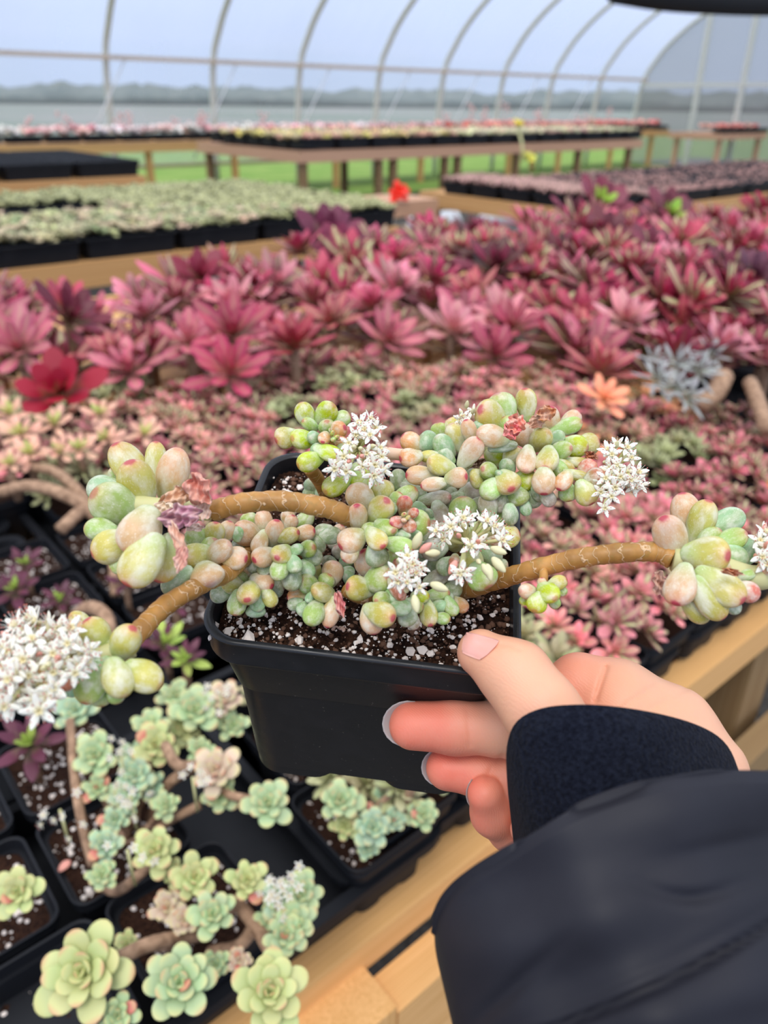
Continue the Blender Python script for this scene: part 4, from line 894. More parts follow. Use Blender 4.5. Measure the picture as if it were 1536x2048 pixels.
CL.append(('C6', .034, (1290, 340), [(1185,228,150,195,178,40,3,'y'),(1245,180,112,205,165,0,0,'g'),(1390,150,95,195,118,5,1,'y'),(1180,345,170,195,132,20,6,'p'),(1040,315,108,145,88,20,4,'p'),(1105,290,150,95,72,0,1,'b'),(1250,410,10,175,65,0,0,'d'),(1280,280,120,120,100,0,0,'g')]))
CL.append(('C7', .030, (960, 470), [(932,298,75,155,122,30,3,'p'),(1068,295,38,135,92,0,0,'p'),(1040,338,20,185,92,15,3,'g'),(800,393,125,145,115,35,5,'p'),(885,415,45,135,115,50,7,'y'),(972,408,30,115,78,30,5,'b'),(1095,450,-10,135,122,30,4,'l'),(1165,435,10,145,122,0,1,'y'),(1008,475,10,115,102,45,6,'g'),(925,522,262,145,132,50,8,'y'),(810,525,262,155,112,45,7,'p'),(910,660,270,155,132,20,4,'p'),(720,510,60,135,102,5,1,'y'),(690,430,200,175,65,0,-1,'d'),(1165,585,50,125,102,10,3,'r'),(1028,655,240,130,92,20,6,'o'),(1215,640,20,125,112,10,5,'t'),(1155,725,300,155,122,5,2,'y'),(1050,720,280,115,102,0,-1,'g'),(1110,545,-10,155,62,5,2,'y'),(1110,625,-20,165,62,5,2,'y'),(930,750,300,125,82,0,-2,'v'),(1000,590,300,120,90,10,1,'g'),(1030,560,-30,130,60,10,2,'y'),(880,720,300,120,90,0,-3,'d')]))
CL.append(('C7', .026, (650, 630), [(637,508,90,112,145,20,3,'l'),(585,600,160,95,102,50,6,'g'),(685,585,60,88,98,50,6,'b'),(645,625,90,62,58,70,8,'b'),(688,655,300,125,145,50,9,'y'),(790,645,0,115,130,30,5,'l'),(598,705,240,128,122,35,5,'g'),(525,640,190,105,112,15,2,'y'),(755,745,290,115,120,5,1,'g'),(840,750,290,135,112,0,-2,'d'),(800,810,280,105,65,0,-3,'b'),(710,855,275,125,88,0,-2,'d'),(580,800,100,155,105,0,-1,'v'),(700,780,200,120,100,0,-2,'d'),(640,790,240,110,90,0,-2,'v')]))
CL.append(('C7', .018, (450, 1020), [(432,830,95,165,152,5,0,'g'),(600,880,60,155,135,5,0,'g'),(690,985,15,155,132,5,1,'y'),(260,1060,200,155,122,0,-1,'v'),(540,1215,300,160,165,20,1,'g'),(400,1000,90,155,155,60,1,'y'),(490,1120,270,135,112,10,2,'y'),(652,1155,0,85,78,20,-2,'d'),(330,960,170,130,110,10,0,'v'),(600,1100,-30,130,110,0,0,'d'),(400,1170,230,130,110,0,-2,'d'),(330,1160,220,120,100,0,-4,'d'),(520,960,40,120,110,30,1,'g'),(620,1010,-10,120,80,20,3,'t'),(380,1130,260,80,60,30,4,'t')]))
CL.append(('C6', .014, (540, 1300), [(415,1125,120,170,152,20,3,'p'),(475,1222,15,145,165,45,7,'g'),(370,1280,172,165,142,30,4,'y'),(510,1345,200,105,92,55,7,'g'),(605,1395,-10,155,102,30,5,'b'),(490,1435,-20,178,142,35,8,'y'),(440,1470,280,185,132,5,3,'p'),(550,1110,60,135,92,0,1,'g'),(660,1450,280,135,112,0,1,'d'),(690,1480,290,115,82,0,-1,'v'),(595,1285,300,155,82,20,9,'t'),(600,1130,120,65,60,30,10,'t'),(540,1200,60,110,90,10,2,'g'),(560,1330,-60,80,70,40,6,'b'),(700,1380,-20,120,100,0,0,'g'),(740,1330,0,110,80,10,1,'l')]))
CL.append(('C6', .006, (870, 1340), [(838,1215,20,155,98,30,4,'v'),(935,1290,20,125,102,10,2,'d'),(845,1320,10,145,85,30,5,'g'),(855,1390,0,105,72,20,5,'b'),(928,1390,290,115,82,30,6,'g'),(788,1430,280,155,102,30,7,'y'),(875,1465,-10,95,72,20,6,'g'),(985,1380,-40,115,82,0,1,'o'),(820,1150,90,125,92,0,-3,'d'),(880,1150,60,110,80,0,-4,'d'),(770,1110,150,110,90,0,-4,'d'),(940,1220,30,100,80,0,-1,'d'),(900,1340,0,90,70,20,4,'b')]))
CL.append(('C6', .000, (260, 1160), [(180,1120,160,95,75,10,0,'d'),(280,1120,60,95,75,10,0,'b'),(290,1180,0,95,72,10,0,'b'),(300,1215,300,90,70,0,0,'b'),(240,1060,120,95,75,0,-1,'v'),(210,1000,130,95,80,0,-1,'v'),(330,1100,30,95,80,0,-2,'d'),(180,1180,200,90,70,0,-2,'d')]))
CL.append(('C8', .022, (250, 630), [(240,590,90,60,46,10,5,'p'),(160,640,175,102,86,40,3,'p'),(330,590,20,112,78,5,2,'y'),(275,640,-45,122,108,55,6,'l'),(215,700,250,112,108,30,4,'l'),(310,700,-50,82,62,5,1,'g'),(140,690,230,62,52,0,-1,'l'),(355,635,-40,62,52,0,-1,'g')]))
CL.append(('C8', .030, (1010, 470), [(1065,190,100,235,150,0,0,'p'),(985,340,112,285,168,20,6,'p'),(1150,245,70,265,142,10,2,'y'),(1290,240,25,235,132,0,-1,'b'),(1310,345,20,195,122,20,4,'g'),(1180,425,-5,205,195,40,9,'y'),(1340,445,-30,165,132,0,1,'b'),(1430,410,50,185,112,0,-2,'b'),(1035,600,255,235,165,20,6,'p'),(1265,605,-35,265,172,25,7,'y'),(1195,680,-52,275,152,5,3,'y'),(1120,720,300,225,132,0,-2,'y'),(1420,640,-25,135,112,10,5,'r'),(1330,720,-30,115,82,0,0,'d'),(1415,545,20,95,62,10,3,'g'),(1515,520,60,110,85,10,4,'o'),(1240,500,-20,160,110,10,3,'y'),(1200,340,40,160,110,10,1,'g'),(1400,560,-10,160,50,0,1,'y')]))
CL.append(('LL', .026, (640, 480), [(490,270,160,135,82,0,0,'y'),(590,360,125,205,162,20,5,'y'),(770,410,60,225,168,25,5,'y'),(560,660,255,255,168,15,3,'g'),(722,635,290,235,172,20,6,'y'),(880,620,-30,255,178,15,4,'y'),(620,725,270,165,132,0,-1,'g'),(710,730,280,125,102,0,-1,'g'),(460,680,230,155,102,0,-2,'b'),(490,600,200,110,85,0,-1,'b'),(470,350,140,155,125,5,1,'o'),(80,480,190,135,112,10,9,'o'),(100,640,200,145,112,10,8,'t'),(400,650,250,125,112,10,9,'t'),(300,390,120,90,80,20,10,'o'),(380,460,60,95,62,20,12,'r'),(230,600,250,110,82,20,11,'o'),(640,470,100,170,120,0,1,'g'),(560,480,160,150,110,0,0,'y'),(660,580,280,150,110,0,1,'g')]))
HELD = empty('potted_succulent', tuple(PO-PZ*.083), 'held square black pot of plump jelly-bean succulent with white flowers and long ringed stems', 'potted plant')
def held_pot():
    r = random.Random(77)
    T = mat4(PR, PO); pm = auto_smooth(pot_me(.095, .083, .078, 'black_pot', rimh=.0105, feet=.0042, k=9), 40)
    obj('pot', pm, HELD, T)
    sm = soil_me(.0449, -.0062, n=120, amp=.0006, seed=5); so = obj('soil', sm, HELD, T)
    dens = lambda x, y, r: r.random() < (.95 if y < -.012 else .45)*(.55+.45*math.sin(x*170+1)*math.cos(y*140))
    obj('perlite_grains', scatter_mesh(5500, .0440, -.0060, .00016, .0010, 'perlite', 3, 3.0, dens), so, T, kind='stuff')
    obj('bark_bits', scatter_mesh(2600, .0440, -.0062, .0003, .0013, 'bark', 8, 2.5), so, T, kind='stuff')
    mes = [mesh('perlite', v, f, MATS['perlite'], False) for v, f in CH]
    big = [(497,1278,2.6),(455,1262,1.7),(430,1250,1.5),(470,1296,1.2),(520,1300,1.0),(600,1282,1.8),(585,1296,1.2),(720,1280,1.7),(736,1262,1.2),(780,1290,1.5),(820,1303,1.8),(845,1300,1.7),(862,1308,1.4),(835,1315,1.3),(810,1318,1.2),(905,1295,1.2),(905,1275,.9),(862,1260,1.0),(960,1235,1.3),(985,1230,.9),(1010,1220,1.1),(930,1250,.9),(1015,1250,.9),(690,1305,1.1),(655,1300,.9),(880,1330,1.0),(760,1315,.9),(420,1275,1.1),(440,1285,1.0),(640,1262,.9),(560,1275,.9),(545,1240,.8),(480,1240,1.0),(460,1230,.8),(540,990,1.8),(575,985,2.0),(600,975,1.5),(590,1000,1.7),(560,1005,1.3),(620,1010,1.4),(570,965,1.2),(530,975,1.0),(610,990,1.2),(545,955,.8),(1010,1010,.8),(1025,1240,.9),(995,1150,.9),(1020,1150,.8)]
    for x, y, s in big:
        q = pp(x, y, -.0054); a = r.uniform(0, 6.28); A = PR@np.array([[math.cos(a), -math.sin(a), 0], [math.sin(a), math.cos(a), 0], [0, 0, 1.]])
        obj('perlite', mes[r.randrange(8)], so, mat4(A, q, (s*.00118, s*.00085*r.uniform(.8, 1.3), s*.0007)))
held_pot()
def leaf_at(st, ox, oy, sc_, h, l, r):
    cx, cy, ang, L, W, tilt, n, ck = l
    x, y = ox+cx*sc_, oy+cy*sc_; cp = pp(x, y, h); dep = -(M.T@(cp-CAM))[2]; dep2 = dep-n*.0011
    c = P(x, y, dep2); k = dep2/F; v_ = CAM-c; v_ = v_/np.linalg.norm(v_)
    a = math.radians(ang); tl = math.radians(tilt); ax = math.cos(tl)*(math.cos(a)*RX+math.sin(a)*RY)+math.sin(tl)*v_
    Lr = L*sc_*k/max(.66, math.cos(tl))*1.08; Wr = W*sc_*k*1.14
    nz = v_+.25*RY+np.array([r.uniform(-.2, .2) for _ in range(3)])
    R3 = frame(ax, nz); th = Wr*r.uniform(.68, .8)
    c_ = vary(COL[ck], r, .07)
    if ck in 'pygdv': c_ = (c_[0], c_[1], c_[2], COL[ck][3]*(1 if r.random() < .75 else .3))
    obj('leaf', PLUMP[r.randrange(3)], st, mat4(R3, c-R3[:, 0]*Lr*.52, (Lr, Wr, th)), c_)
def held_plant():
    r = random.Random(5)
    branches = {0: [(425, 1022, .034), (480, 1007, .037), (560, 1002, .038), (640, 1013, .036), (690, 1030, .030), (735, 1060, .014), (760, 1090, -.008)],
                21: [(235, 1310, .026), (280, 1262, .026), (330, 1212, .025), (400, 1170, .022), (455, 1145, .018), (500, 1108, .010), (560, 1090, -.008)],
                20: [(1345, 1118, .030), (1310, 1104, .030), (1240, 1106, .029), (1150, 1118, .025), (1060, 1141, .019), (990, 1162, .012), (930, 1180, .004), (890, 1180, -.008)]}
    radii = {0: .00285, 21: .0026, 20: .0028}
    for i, (crop, h, (sx, sy), leaves) in enumerate(CL):
        ox, oy, s = CROPS[crop]; c = pp(ox+sx*s, oy+sy*s, h)
        m = MB()
        if i in branches:
            pts = spline([pp(*b) for b in branches[i]], 10); n = len(pts); R = radii[i]
            m.tube(pts, [R*(1+.045*math.sin(j*1.9)+.03*math.sin(j*.7)) for j in range(n)], 20)
            st = obj('ringed_stem', m.me('stem', MATS['ringed_stem'], True), HELD)
        else:
            if i == 19: e = pp(1085, 1138, .021)   # sits on the right hand branch
            elif i == 1: e = pp(470, 1135, .017)
            else: e = soil_at(c-PZ*.02-RT*.016+PR[:, 1]*.008)
            m.tube(spline([e, (c+e)/2+PZ*.001, c-RT*.002], 5), .0013, 10)
            st = obj('short_stem', m.me('stem', MATS['ringed_stem'], True), HELD)
        for l in leaves: leaf_at(st, ox, oy, s, h, l, r)
    # stem under the upper left rosette, cream stalk to the upper right one, pale crown stalks inside the big clusters
    for pts, rad, mt in (([(618, 935, .028), (640, 965, .018), (655, 1000, .006), (662, 1020, -.008)], .0022, 'ringed_stem'), ([(745, 900, .032), (790, 908, .031), (840, 912, .029)], .0019, 'cream_stalk'), ([(420, 1020, .034), (330, 1018, .033), (270, 1010, .033)], .0030, 'pale_stalk'), ([(265, 1290, .026), (210, 1310, .026), (150, 1320, .026), (60, 1345, .026)], .0030, 'pale_stalk'), ([(1345, 1118, .030), (1420, 1130, .030), (1500, 1155, .030), (1545, 1150, .031)], .0034, 'pale_stalk'), ([(690, 1180, .004), (730, 1195, .004), (770, 1180, -.008)], .0022, 'ringed_stem')):
        m = MB(); m.tube(spline([pp(*p) for p in pts], 7), rad, 12); obj('stalk', m.me('stalk', MATS[mt], True), HELD)
    # flowers
    FLW = [('C6', .044, (360, 420), [(390,280),(430,340),(365,265),(430,240),(460,300),(240,510),(215,545),(270,470),(385,530),(460,520),(500,470),(510,550),(300,390),(410,450),(340,340),(490,420),(400,310),(285,560),(450,585)], 'c', 4.2),
           ('C6', .030, (1020, 1010), [(840,930),(885,975),(960,870),(1030,850),(1110,860),(1220,930),(1240,985),(980,1190),(1090,1000),(1150,870),(1000,1180),(930,900),(1190,900),(1050,1020),(1000,850)], 's', 4.4),
           ('C6', .030, (665, 1190), [(590,1180),(650,1150),(712,1188),(660,1240),(730,1270),(600,1235),(660,1085),(740,1150),(640,1190),(690,1130)], 's', 4.0),
           ('C7', .034, (1340, 560), [(1340,445),(1290,475),(1400,460),(1310,500),(1425,520),(1340,560),(1400,600),(1300,620),(1465,605),(1480,680),(1440,690),(1250,680),(1330,690),(1245,720),(1310,745),(1270,815),(1390,660),(1300,580),(1360,630),(1290,660),(1420,650),(1275,640),(1450,650)], 's', 4.0),
           ('LL', .036, (240, 560), [(100,310),(220,285),(180,270),(300,300),(60,470),(40,560),(120,400),(200,400),(350,330),(430,330),(500,470),(540,460),(480,560),(300,420),(260,500),(150,520),(330,590),(250,650),(60,640),(30,800),(70,780),(240,830),(210,760),(300,740),(150,450),(420,420),(460,600),(100,600),(-30,500),(-20,700),(380,540),(110,720),(330,690),(380,380),(20,440),(20,620),(130,340),(260,350),(530,520),(220,560),(330,480),(180,620),(-10,780)], 'c', 4.6),
           ('C7', .036, (450, 290), [(430,275),(492,245),(415,295),(450,300)], 's', 3.6),
           ('C8', .034, (1500, 470), [(1520,300),(1525,385),(1500,440),(1530,480),(1490,350),(1540,420)], 's', 4.2)]
    for crop, h, (sx, sy), pts, kind, size in FLW:
        ox, oy, s = CROPS[crop]; c = pp(ox+sx*s, oy+sy*s, h-.004); m = MB(); fl = []
        for (x, y) in pts:
            q = pp(ox+x*s, oy+y*s, h+r.uniform(-.001, .004)); fl.append(q)
            d = q-c; m.tube(spline([c-RT*.003, c+d*.5-RT*.001, q-RT*.0012], 3), .00055 if kind == 's' else .0005, 6)
        sk = obj('flower_stalk', m.me('stalk', MATS['pale_stalk'], True), HELD)
        for q in fl:
            out = (q-c)/.010; d = RT*.9+out*.7+np.array([r.uniform(-.45, .45) for _ in range(3)]); z = size*.001*r.uniform(.8, 1.08)*.80
            obj('flower', FLOWER, sk, mat4(look(d, r.uniform(0, 6)), q, (z,)*3))
        for k in range(len(fl)//2+3):
            q0 = fl[r.randrange(len(fl))]; q = q0*.55+c*.45+np.array([r.uniform(-.003, .003) for _ in range(3)])+RT*.001
            ax = (q-c)+RT*.004+np.array([r.uniform(-.003, .003) for _ in range(3)])
            pk = r.random() < (.5 if kind == 'c' else .25)
            obj('bud', PBUD if pk else BUD, sk, mat4(frame(ax, RT), q, (.0034, .0015, .0015)))
    for (x, y) in ((870-15, 1060), (1180, 1080), (690, 1030), (790, 1250), (700, 1320), (560, 1180)):
        pass
    for (crop, x, y, a, k, pk) in (('C6', 700, 1040, 70, 1.6, 0), ('C6', 735, 1060, 40, 1.3, 1), ('C6', 800, 1250, -20, 1.5, 0), ('C6', 700, 1320, -80, 1.4, 0), ('C6', 860, 1062, 180, 1.3, 0), ('C6', 1180, 1090, -50, 1.6, 0), ('C6', 1150, 1130, -80, 1.4, 0), ('C6', 1170, 1030, -20, 1.4, 0), ('C6', 960, 1110, -120, 1.3, 1), ('C6', 1120, 1130, -60, 1.3, 0)):
        ox, oy, s = CROPS[crop]; q = pp(ox+x*s, oy+y*s, .032); a = math.radians(a)
        obj('bud', PBUD if pk else BUD, HELD, mat4(frame(math.cos(a)*RX+math.sin(a)*RY+RT*.4, RT), q, (.0034*k, .0017*k, .0017*k)))
    # withered leaves
    def crumple(x, y, h, wpx, hpx, ang, col, seed, amp=.35, name='withered_leaf'):
        rr = random.Random(seed); q = pp(x, y, h); k = proj(q)[2]/F; n = 22; v, f = [], []
        ph = [rr.uniform(0, 6) for _ in range(6)]; a = math.radians(ang)
        for side in (0, 1):
            for i in range(n):
                for j in range(n):
                    s_, t_ = i/(n-1)*2-1, j/(n-1)*2-1
                    rad_ = 1.12+.13*math.sin(5*math.atan2(t_, s_)+ph[0])+.08*math.sin(9*math.atan2(t_, s_)+ph[1])
                    X, Y = s_*math.sqrt(1-t_*t_/2)*rad_*wpx/2*k, t_*math.sqrt(1-s_*s_/2)*rad_*hpx/2*k
                    Z = amp*1.5*max(wpx, 26)*.5*k*(.5*math.sin(4.2*s_+2*t_+ph[2])+.4*math.sin(7*t_+4*s_+ph[3])+.3*math.sin(12*s_-6*t_+ph[4])+.5*s_*s_)-side*.00035
                    v.append(q+RX*(X*math.cos(a)-Y*math.sin(a))+RY*(X*math.sin(a)+Y*math.cos(a))+RT*Z)
        for i in range(n-1):
            for j in range(n-1):
                b = i*n+j; f.append((b, b+n, b+n+1, b+1)); b += n*n; f.append((b, b+1, b+n+1, b+n))
        for i in range(n-1):
            for e0 in ((i*n, (i+1)*n), (i*n+n-1, (i+1)*n+n-1), (i, i+1), ((n-1)*n+i, (n-1)*n+i+1)):
                f.append((e0[0], e0[1], e0[1]+n*n, e0[0]+n*n))
        obj(name, mesh(name, v, f, MATS['dried_leaf'], True), HELD, None, (*col, 1))
    for a in ((398, 978, .044, 46, 58, 20, (.62, .22, .16), 1, .45), (362, 1032, .044, 72, 42, 8, (.50, .22, .30), 2, .4), (352, 995, .041, 66, 34, 32, (.70, .42, .26), 3, .3), (330, 1018, .040, 40, 26, -10, (.78, .62, .46), 33, .3),
              (356, 1078, .044, 22, 64, 22, (.72, .40, .28), 4, .35), (362, 1118, .044, 24, 46, -12, (.62, .26, .20), 5, .3), (405, 1020, .038, 30, 38, 10, (.75, .52, .42), 6, .3),
              (680, 1208, .020, 18, 46, 12, (.72, .22, .22), 7, .6), (682, 1264, -.006, 36, 20, -15, (.62, .40, .32), 8, .3),
              (1032, 848, .046, 34, 34, 60, (.85, .30, .22), 9, .5), (1022, 862, .044, 30, 30, 20, (.85, .22, .22), 10, .5), (1092, 828, .044, 34, 28, 30, (.55, .20, .07), 11, .4), (1075, 842, .041, 24, 34, -50, (.60, .32, .20), 12, .3),
              (1320, 1168, .030, 26, 44, 10, (.50, .26, .19), 13, .5), (1462, 1144, .042, 36, 12, -12, (.62, .22, .08), 14, .5), (958, 928, .022, 30, 18, 30, (.26, .14, .09), 15, .5), (1182, 912, .034, 16, 22, 60, (.50, .18, .08), 16, .5), (1000, 1104, .018, 22, 10, 0, (.38, .18, .17), 17, .5), (390, 1055, .040, 34, 14, 0, (.80, .62, .52), 18, .3)):
        crumple(*a)
held_plant()

# ------------------------------------------------------------------ the hand (one body from a signed distance field) and the sleeves
def cone_sdf(X, a, b, ra, rb):
    a, b = np.array(a), np.array(b); ab = b-a; t = np.clip(((X-a)@ab)/(ab@ab), 0, 1)
    return np.linalg.norm(X-a-t[..., None]*ab, axis=-1)-(ra+(rb-ra)*t)
def smin(a, b, k): h = np.clip(.5+.5*(b-a)/k, 0, 1); return b*(1-h)+a*h-k*h*(1-h)
def cs(x, y, d): return np.array([(x-768)*d/F, (1024-y)*d/F, -d])
FING = {
 'thumb': ([(962, 1306, .2125, 48), (1032, 1352, .2065, 67), (1082, 1420, .2000, 73), (1150, 1520, .196, 84), (1250, 1620, .192, 100)], .004),
 'index': ([(826, 1451, .2350, 48), (912, 1454, .2340, 52), (1005, 1458, .2310, 53), (1085, 1420, .2320, 55), (1160, 1372, .2320, 62), (1235, 1392, .2290, 68)], .003),
 'middle': ([(895, 1537, .2410, 43), (958, 1543, .2400, 46), (1040, 1560, .2370, 51), (1160, 1545, .232, 62), (1260, 1500, .228, 70)], .003),
 'ring': ([(971, 1588, .2300, 36), (985, 1628, .2350, 41), (1020, 1660, .2400, 40), (1090, 1650, .238, 50), (1220, 1600, .232, 70)], .003),
 'little': ([(1050, 1660, .2260, 30), (1080, 1690, .232, 36), (1150, 1690, .236, 44), (1260, 1640, .232, 60)], .003)}
PALM = [((1235, 1392, .2290), (1345, 1455, .2250), 64, 74), ((1345, 1455, .2250), (1405, 1545, .2200), 74, 88), ((1240, 1430, .2260), (1330, 1560, .2200), 90, 110), ((1250, 1560, .226), (1400, 1760, .210), 110, 130), ((1330, 1560, .218), (1480, 1840, .200), 120, 130)]
CREASE = [([(1212, 1335, .21), (1202, 1365, .21), (1190, 1402, .21)], .0011), ([(1218, 1442, .20), (1262, 1402, .205), (1312, 1372, .21)], .0006), ([(1300, 1420, .20), (1345, 1392, .205), (1370, 1380, .21)], .0005), ([(935, 1418, .22), (938, 1450, .22), (940, 1490, .22)], .0004), ([(1005, 1512, .222), (985, 1535, .222), (975, 1560, .225)], .0005), ([(975, 1298, .196), (1010, 1288, .196), (1040, 1300, .196)], .0004)]
def hand_sdf(X):
    d = None; ds = []
    pal = None
    for a, b, ra, rb in PALM:
        q = cone_sdf(X, cs(*a), cs(*b), ra*a[2]/F, rb*b[2]/F); pal = q if pal is None else smin(pal, q, .006)
    tot = None
    for nm, (pts, k) in FING.items():
        f = None
        for a, b in zip(pts[:-1], pts[1:]):
            q = cone_sdf(X, cs(*a[:3]), cs(*b[:3]), a[3]*a[2]/F, b[3]*b[2]/F); f = q if f is None else smin(f, q, k)
        tot = f if tot is None else smin(tot, f, .0007)
    return smin(tot, pal, .004)
def march(x, y, d0=.17, d1=.26):
    ds = np.linspace(d0, d1, 700); X = np.stack([(x-768)*ds/F, (1024-y)*ds/F, -ds], -1); s = hand_sdf(X); i = np.argmax(s < 0)
    return ds[i] if s[i] < 0 else None
PERSON = empty('person', tuple(P(1300, 1700, .20)), 'person holding the square pot, bare hand, navy fleece cuff and dark padded jacket sleeve', 'person')
def hand():
    import openvdb
    h = .00062; lo = np.array([-.004, -.122, -.268]); hi = np.array([.112, -.030, -.165]); n = np.ceil((hi-lo)/h).astype(int)
    gx = [lo[k]+h*np.arange(n[k]) for k in range(3)]; out = np.zeros(tuple(n), np.float32)
    YY, ZZ = np.meshgrid(gx[1], gx[2], indexing='ij')
    for i, xv in enumerate(gx[0]):
        out[i] = hand_sdf(np.stack([np.full_like(YY, xv), YY, ZZ], -1))
    # creases: cut along sight-line curtains, thin and shallow
    G = np.stack(np.meshgrid(*gx, indexing='ij'), -1)
    near = np.abs(out) < .004; Xn = G[near]; px_ = 768+F*Xn[:, 0]/-Xn[:, 2]; py_ = 1024-F*Xn[:, 1]/-Xn[:, 2]; s = out[near]; front = np.zeros_like(s)
    for pts, dep in CREASE:
        P2 = [np.array(q[:2], float) for q in spline([p[:2] for p in pts], 5)]; dm = np.full(len(px_), 1e9)
        for a, b in zip(P2[:-1], P2[1:]):
            ab = b-a; t = np.clip(((px_-a[0])*ab[0]+(py_-a[1])*ab[1])/(ab@ab), 0, 1); dm = np.minimum(dm, np.hypot(px_-a[0]-t*ab[0], py_-a[1]-t*ab[1]))
        s = s+dep*np.exp(-(dm/4.5)**2)
    out[near] = s
    g = openvdb.FloatGrid(); g.background = 1.0; g.copyFromArray(out); v, q = g.convertToQuads(0.0)
    v = v*h+lo
    cols = np.zeros((len(v), 4)); cols[:, 3] = 1
    px_ = 768+F*v[:, 0]/-v[:, 2]; py_ = 1024-F*v[:, 1]/-v[:, 2]
    red = np.clip((1010-px_)/130, 0, 1)*(py_ > 1385)*.95+np.clip(1-np.abs(px_-1130)/140, 0, 1)*(py_ > 1300)*(px_ > 1090)*.6+np.clip((py_-1500)/60, 0, 1)*.5*(px_ < 1040)
    th = np.full(len(v), 1e9)
    for (a, b, ra, rb) in [((*p[:3],), (*q_[:3],), p[3], q_[3]) for p, q_ in zip(FING['thumb'][0][:-1], FING['thumb'][0][1:])]:
        th = np.minimum(th, cone_sdf(v, cs(*a), cs(*b), ra*a[2]/F, rb*b[2]/F))
    red = np.where(th < .0012, .08+.35*np.clip((985-px_)/60, 0, 1)*.5, red); cols[:, 0] = np.clip(red, 0, 1)
    vw = v@M.T+CAM
    me = mesh('hand', vw, [tuple(int(i) for i in f[::-1]) for f in q], MATS['skin'], True, cols)
    import bmesh
    bm = bmesh.new(); bm.from_mesh(me); 
    for _ in range(2): bmesh.ops.smooth_vert(bm, verts=bm.verts, factor=.5, use_axis_x=True, use_axis_y=True, use_axis_z=True)
    bmesh.ops.recalc_face_normals(bm, faces=bm.faces); bm.to_mesh(me); bm.free()
    obj('hand', me, PERSON)
    # thumb nail: follows the skin, stands a little proud
    def quad_nail(name, corners, off, n=12, mat='nail'):
        A, B, Cc, D = [np.array(p, float) for p in corners]; top, bot = [], []
        for i in range(n+1):
            for j in range(n+1):
                s_, t_ = i/n, j/n; sx = .5-.5*math.cos(math.pi*s_)
                q = (A*(1-sx)+B*sx)*(1-t_)+(D*(1-sx)+Cc*sx)*t_
                cen = (A+B+Cc+D)/4; rr = 1-.14*(abs(2*s_-1)**3*abs(2*t_-1)**3); q = cen+(q-cen)*rr
                d = march(q[0], q[1]); d = d if d else .2125
                top.append(P(q[0], q[1], d-off)); bot.append(P(q[0], q[1], d+.0006))
        N = n+1; f = []
        for i in range(n):
            for j in range(n):
                b = i*N+j; f.append((b, b+N, b+N+1, b+1))
        o = N*N
        ring = [i*N for i in range(N)]+[n*N+j for j in range(1, N)]+[i*N+n for i in range(n-1, -1, -1)]+[j for j in range(n-1, 0, -1)]
        for a, b in zip(ring, ring[1:]+ring[:1]): f.append((a, b, b+o, a+o))
        obj(name, mesh(name, top+bot, f, MATS[mat], True), PERSON)
    quad_nail('nail', [(930, 1262), (1003, 1281), (962, 1322), (921, 1305)], .00045)
    # finger nails: curved plates behind the finger tips, their free edge stands out past the tip
    def back_nail(cx, cy, dep, rx, ry, ang, name='nail'):
        v, f = [], []; n = 12; a0 = math.radians(ang)
        for side in (0, 1):
            for i in range(n+1):
                for j in range(n+1):
                    s_, t_ = -1+2*i/n, j/n      # across, along (0 = free edge)
                    ph = s_*math.radians(105); rr = 1-t_*.97; X = -rx*rr*math.cos(ph); ey = ry*rr*math.sin(ph)
                    D = dep+.0030-.0034*(ey/ry)**2-.0012*max(0, -X/rx)**2+side*.0004
                    xx = cx+X*math.cos(a0)-ey*math.sin(a0); yy = cy-(X*math.sin(a0)+ey*math.cos(a0)); v.append(P(xx, yy, D))
        N = n+1; o = N*N
        for i in range(n):
            for j in range(n):
                b = i*N+j; f.append((b, b+1, b+N+1, b+N)); f.append((b+o, b+N+o, b+N+1+o, b+1+o))
        ring = [i*N for i in range(N)]+[n*N+j for j in range(1, N)]+[i*N+n for i in range(n-1, -1, -1)]+[j for j in range(n-1, 0, -1)]
        for a, b in zip(ring, ring[1:]+ring[:1]): f.append((a, b, b+o, a+o))
        obj(name, mesh(name, v, f, MATS['nail_edge'], True), PERSON)
    back_nail(817, 1448, .2345, 53, 47, 0); back_nail(889, 1535, .2420, 47, 41, 0); back_nail(968, 1583, .2315, 42, 35, 62)
hand()
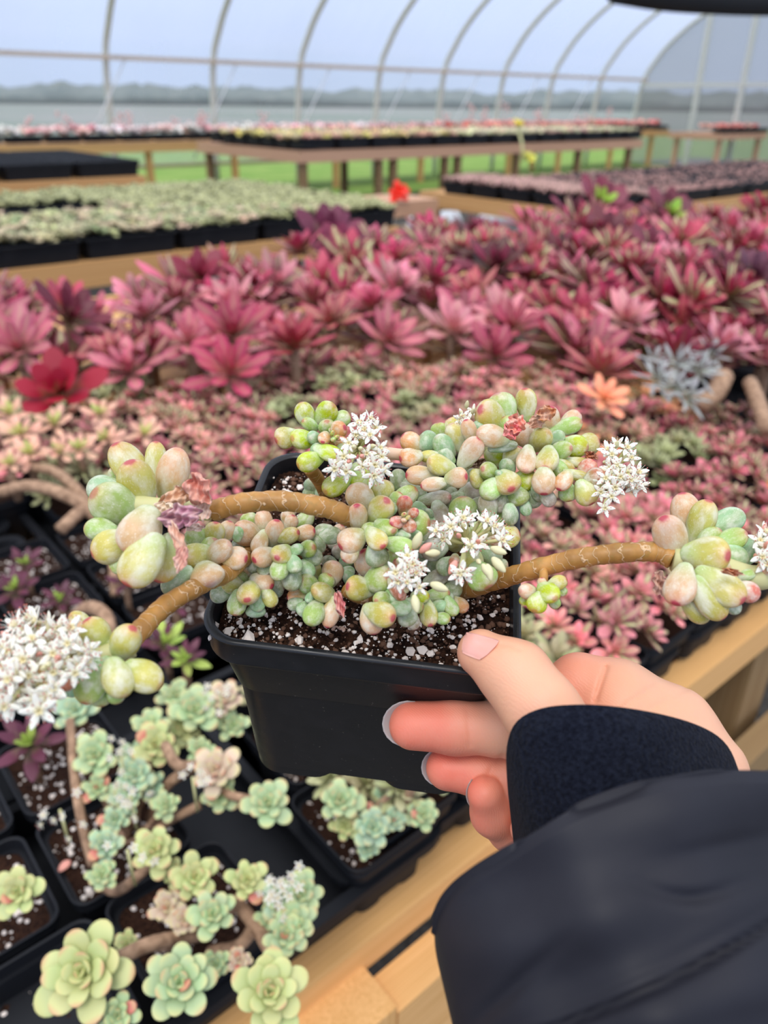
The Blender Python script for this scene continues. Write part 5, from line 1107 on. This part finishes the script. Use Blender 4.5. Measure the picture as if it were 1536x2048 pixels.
def sleeve(name, near, dm, dr, far_dy, rings, mat, seed, amp=0., groove=None, nth=56, lip=.0012, drop=.35):
    """closed tube; its opening's near edge follows 'near' (px points), the far edge lies deeper"""
    sp = spline([(x, y, 0) for x, y in near], 10); L = [0]
    for a, b in zip(sp[:-1], sp[1:]): L.append(L[-1]+np.linalg.norm(b-a))
    N = [np.array([np.interp(t*L[-1], L, [p[k] for p in sp]) for k in (0, 1)]) for t in np.linspace(0, 1, nth)]
    loop = []
    for i, p in enumerate(N): a = math.pi*i/(nth-1); loop.append((p[0], p[1], dm-dr*math.sin(a)))
    for i in range(nth-2, 0, -1):
        a = math.pi*i/(nth-1); p = N[i]; base = N[0]*(1-i/(nth-1))+N[-1]*(i/(nth-1)); s = drop; q = p*(1-s)+base*s
        loop.append((q[0], q[1]+far_dy*math.sin(a), dm+dr*math.sin(a)))
    loop = np.array(loop); cen = loop.mean(0); rr = random.Random(seed); vs, cols = [], []
    R = [(-1, 0, 0, 0)]+rings; n = len(loop); rows = []
    # inner lip then the outer surface, finely sampled along
    rows.append([(x, y, d, 3) for x, y, d in (loop-cen)*np.array([.93, .93, .93])+cen+np.array([4, 34, .0])])
    steps = 130 if groove else 46
    for k in range(steps+1):
        t = k/steps*(len(rings)-1); i = min(int(t), len(rings)-2); f_ = t-i
        dx, dy, dd, sc_ = [rings[i][j]*(1-f_)+rings[i+1][j]*f_ for j in range(4)]
        row = []
        for x, y, d in loop:
            X, Y, D = cen[0]+(x-cen[0])*sc_+dx, cen[1]+(y-cen[1])*sc_+dy, cen[2]+(d-cen[2])*sc_+dd
            if amp:
                w = math.sin(X*.011+Y*.017+seed)*.5+math.sin(X*.023-Y*.013+2*seed)*.3+math.sin(X*.006+Y*.031)*.35
                D -= amp*w*min(1, k/6)
            if groove:
                D += .0016*math.exp(-((Y-1778-18*math.sin((X-1300)/50.))/15)**2)*math.exp(-((X-1400)/105)**2)+.0010*math.exp(-((Y-1690+.2*(X-1450))/20)**2)*math.exp(-((X-1450)/90)**2)+.0014*math.exp(-((Y-1990+.9*(X-1010))/22)**2)*math.exp(-((X-1010)/90)**2)
                (ax, ay), (bx, by), gw, gd = groove; ux, uy = bx-ax, by-ay; l_ = math.hypot(ux, uy); dist = ((X-ax)*uy-(Y-ay)*ux)/l_+14*math.sin((X-ax)/150.)
                D += gd*math.exp(-(dist/gw)**2)+gd*.25*math.exp(-((dist-30)/16)**2)-gd*.8*math.exp(-(dist/120)**2)
            row.append((X, Y, D, 0))
        rows.append(row)
    V = [P(x, y, d) for row in rows for (x, y, d, _) in row]
    Fs = [(i*n+k, i*n+(k+1) % n, (i+1)*n+(k+1) % n, (i+1)*n+k) for i in range(len(rows)-1) for k in range(n)]
    me = mesh(name, V, Fs, MATS[mat], True)
    import bmesh
    bm = bmesh.new(); bm.from_mesh(me); bmesh.ops.recalc_face_normals(bm, faces=bm.faces); bm.to_mesh(me); bm.free()
    o = obj(name, me, PERSON); md = o.modifiers.new('thick', 'SOLIDIFY'); md.thickness = lip; md.offset = -1
    return o
cuff = sleeve('fleece_cuff', [(1030, 1715), (1022, 1640), (1014, 1560), (1014, 1490), (1034, 1442), (1085, 1416), (1160, 1409), (1240, 1414), (1330, 1430), (1400, 1452), (1445, 1480), (1470, 1520), (1478, 1570), (1470, 1640)], .216, .040, 60, [(0, 0, 0, 1.), (12, 40, -.002, 1.01), (60, 200, -.006, 1.04), (110, 420, -.012, 1.05)], 'fleece', 1, .0006, None, 64, .0016)
jack = sleeve('jacket_sleeve', [(1010, 2150), (930, 2070), (885, 1960), (869, 1880), (878, 1812), (925, 1755), (1030, 1689), (1150, 1616), (1300, 1563), (1410, 1545), (1480, 1540), (1560, 1546), (1650, 1580), (1720, 1660), (1740, 1800)], .196, .050, 60, [(0, 0, 0, 1.), (6, 26, -.002, 1.0), (40, 170, -.006, 1.0), (150, 480, -.016, 1.02), (300, 800, -.03, 1.05)], 'jacket', 2, .0022, ((1130, 2048), (1536, 1846), 11, .0022), 190, .0008)
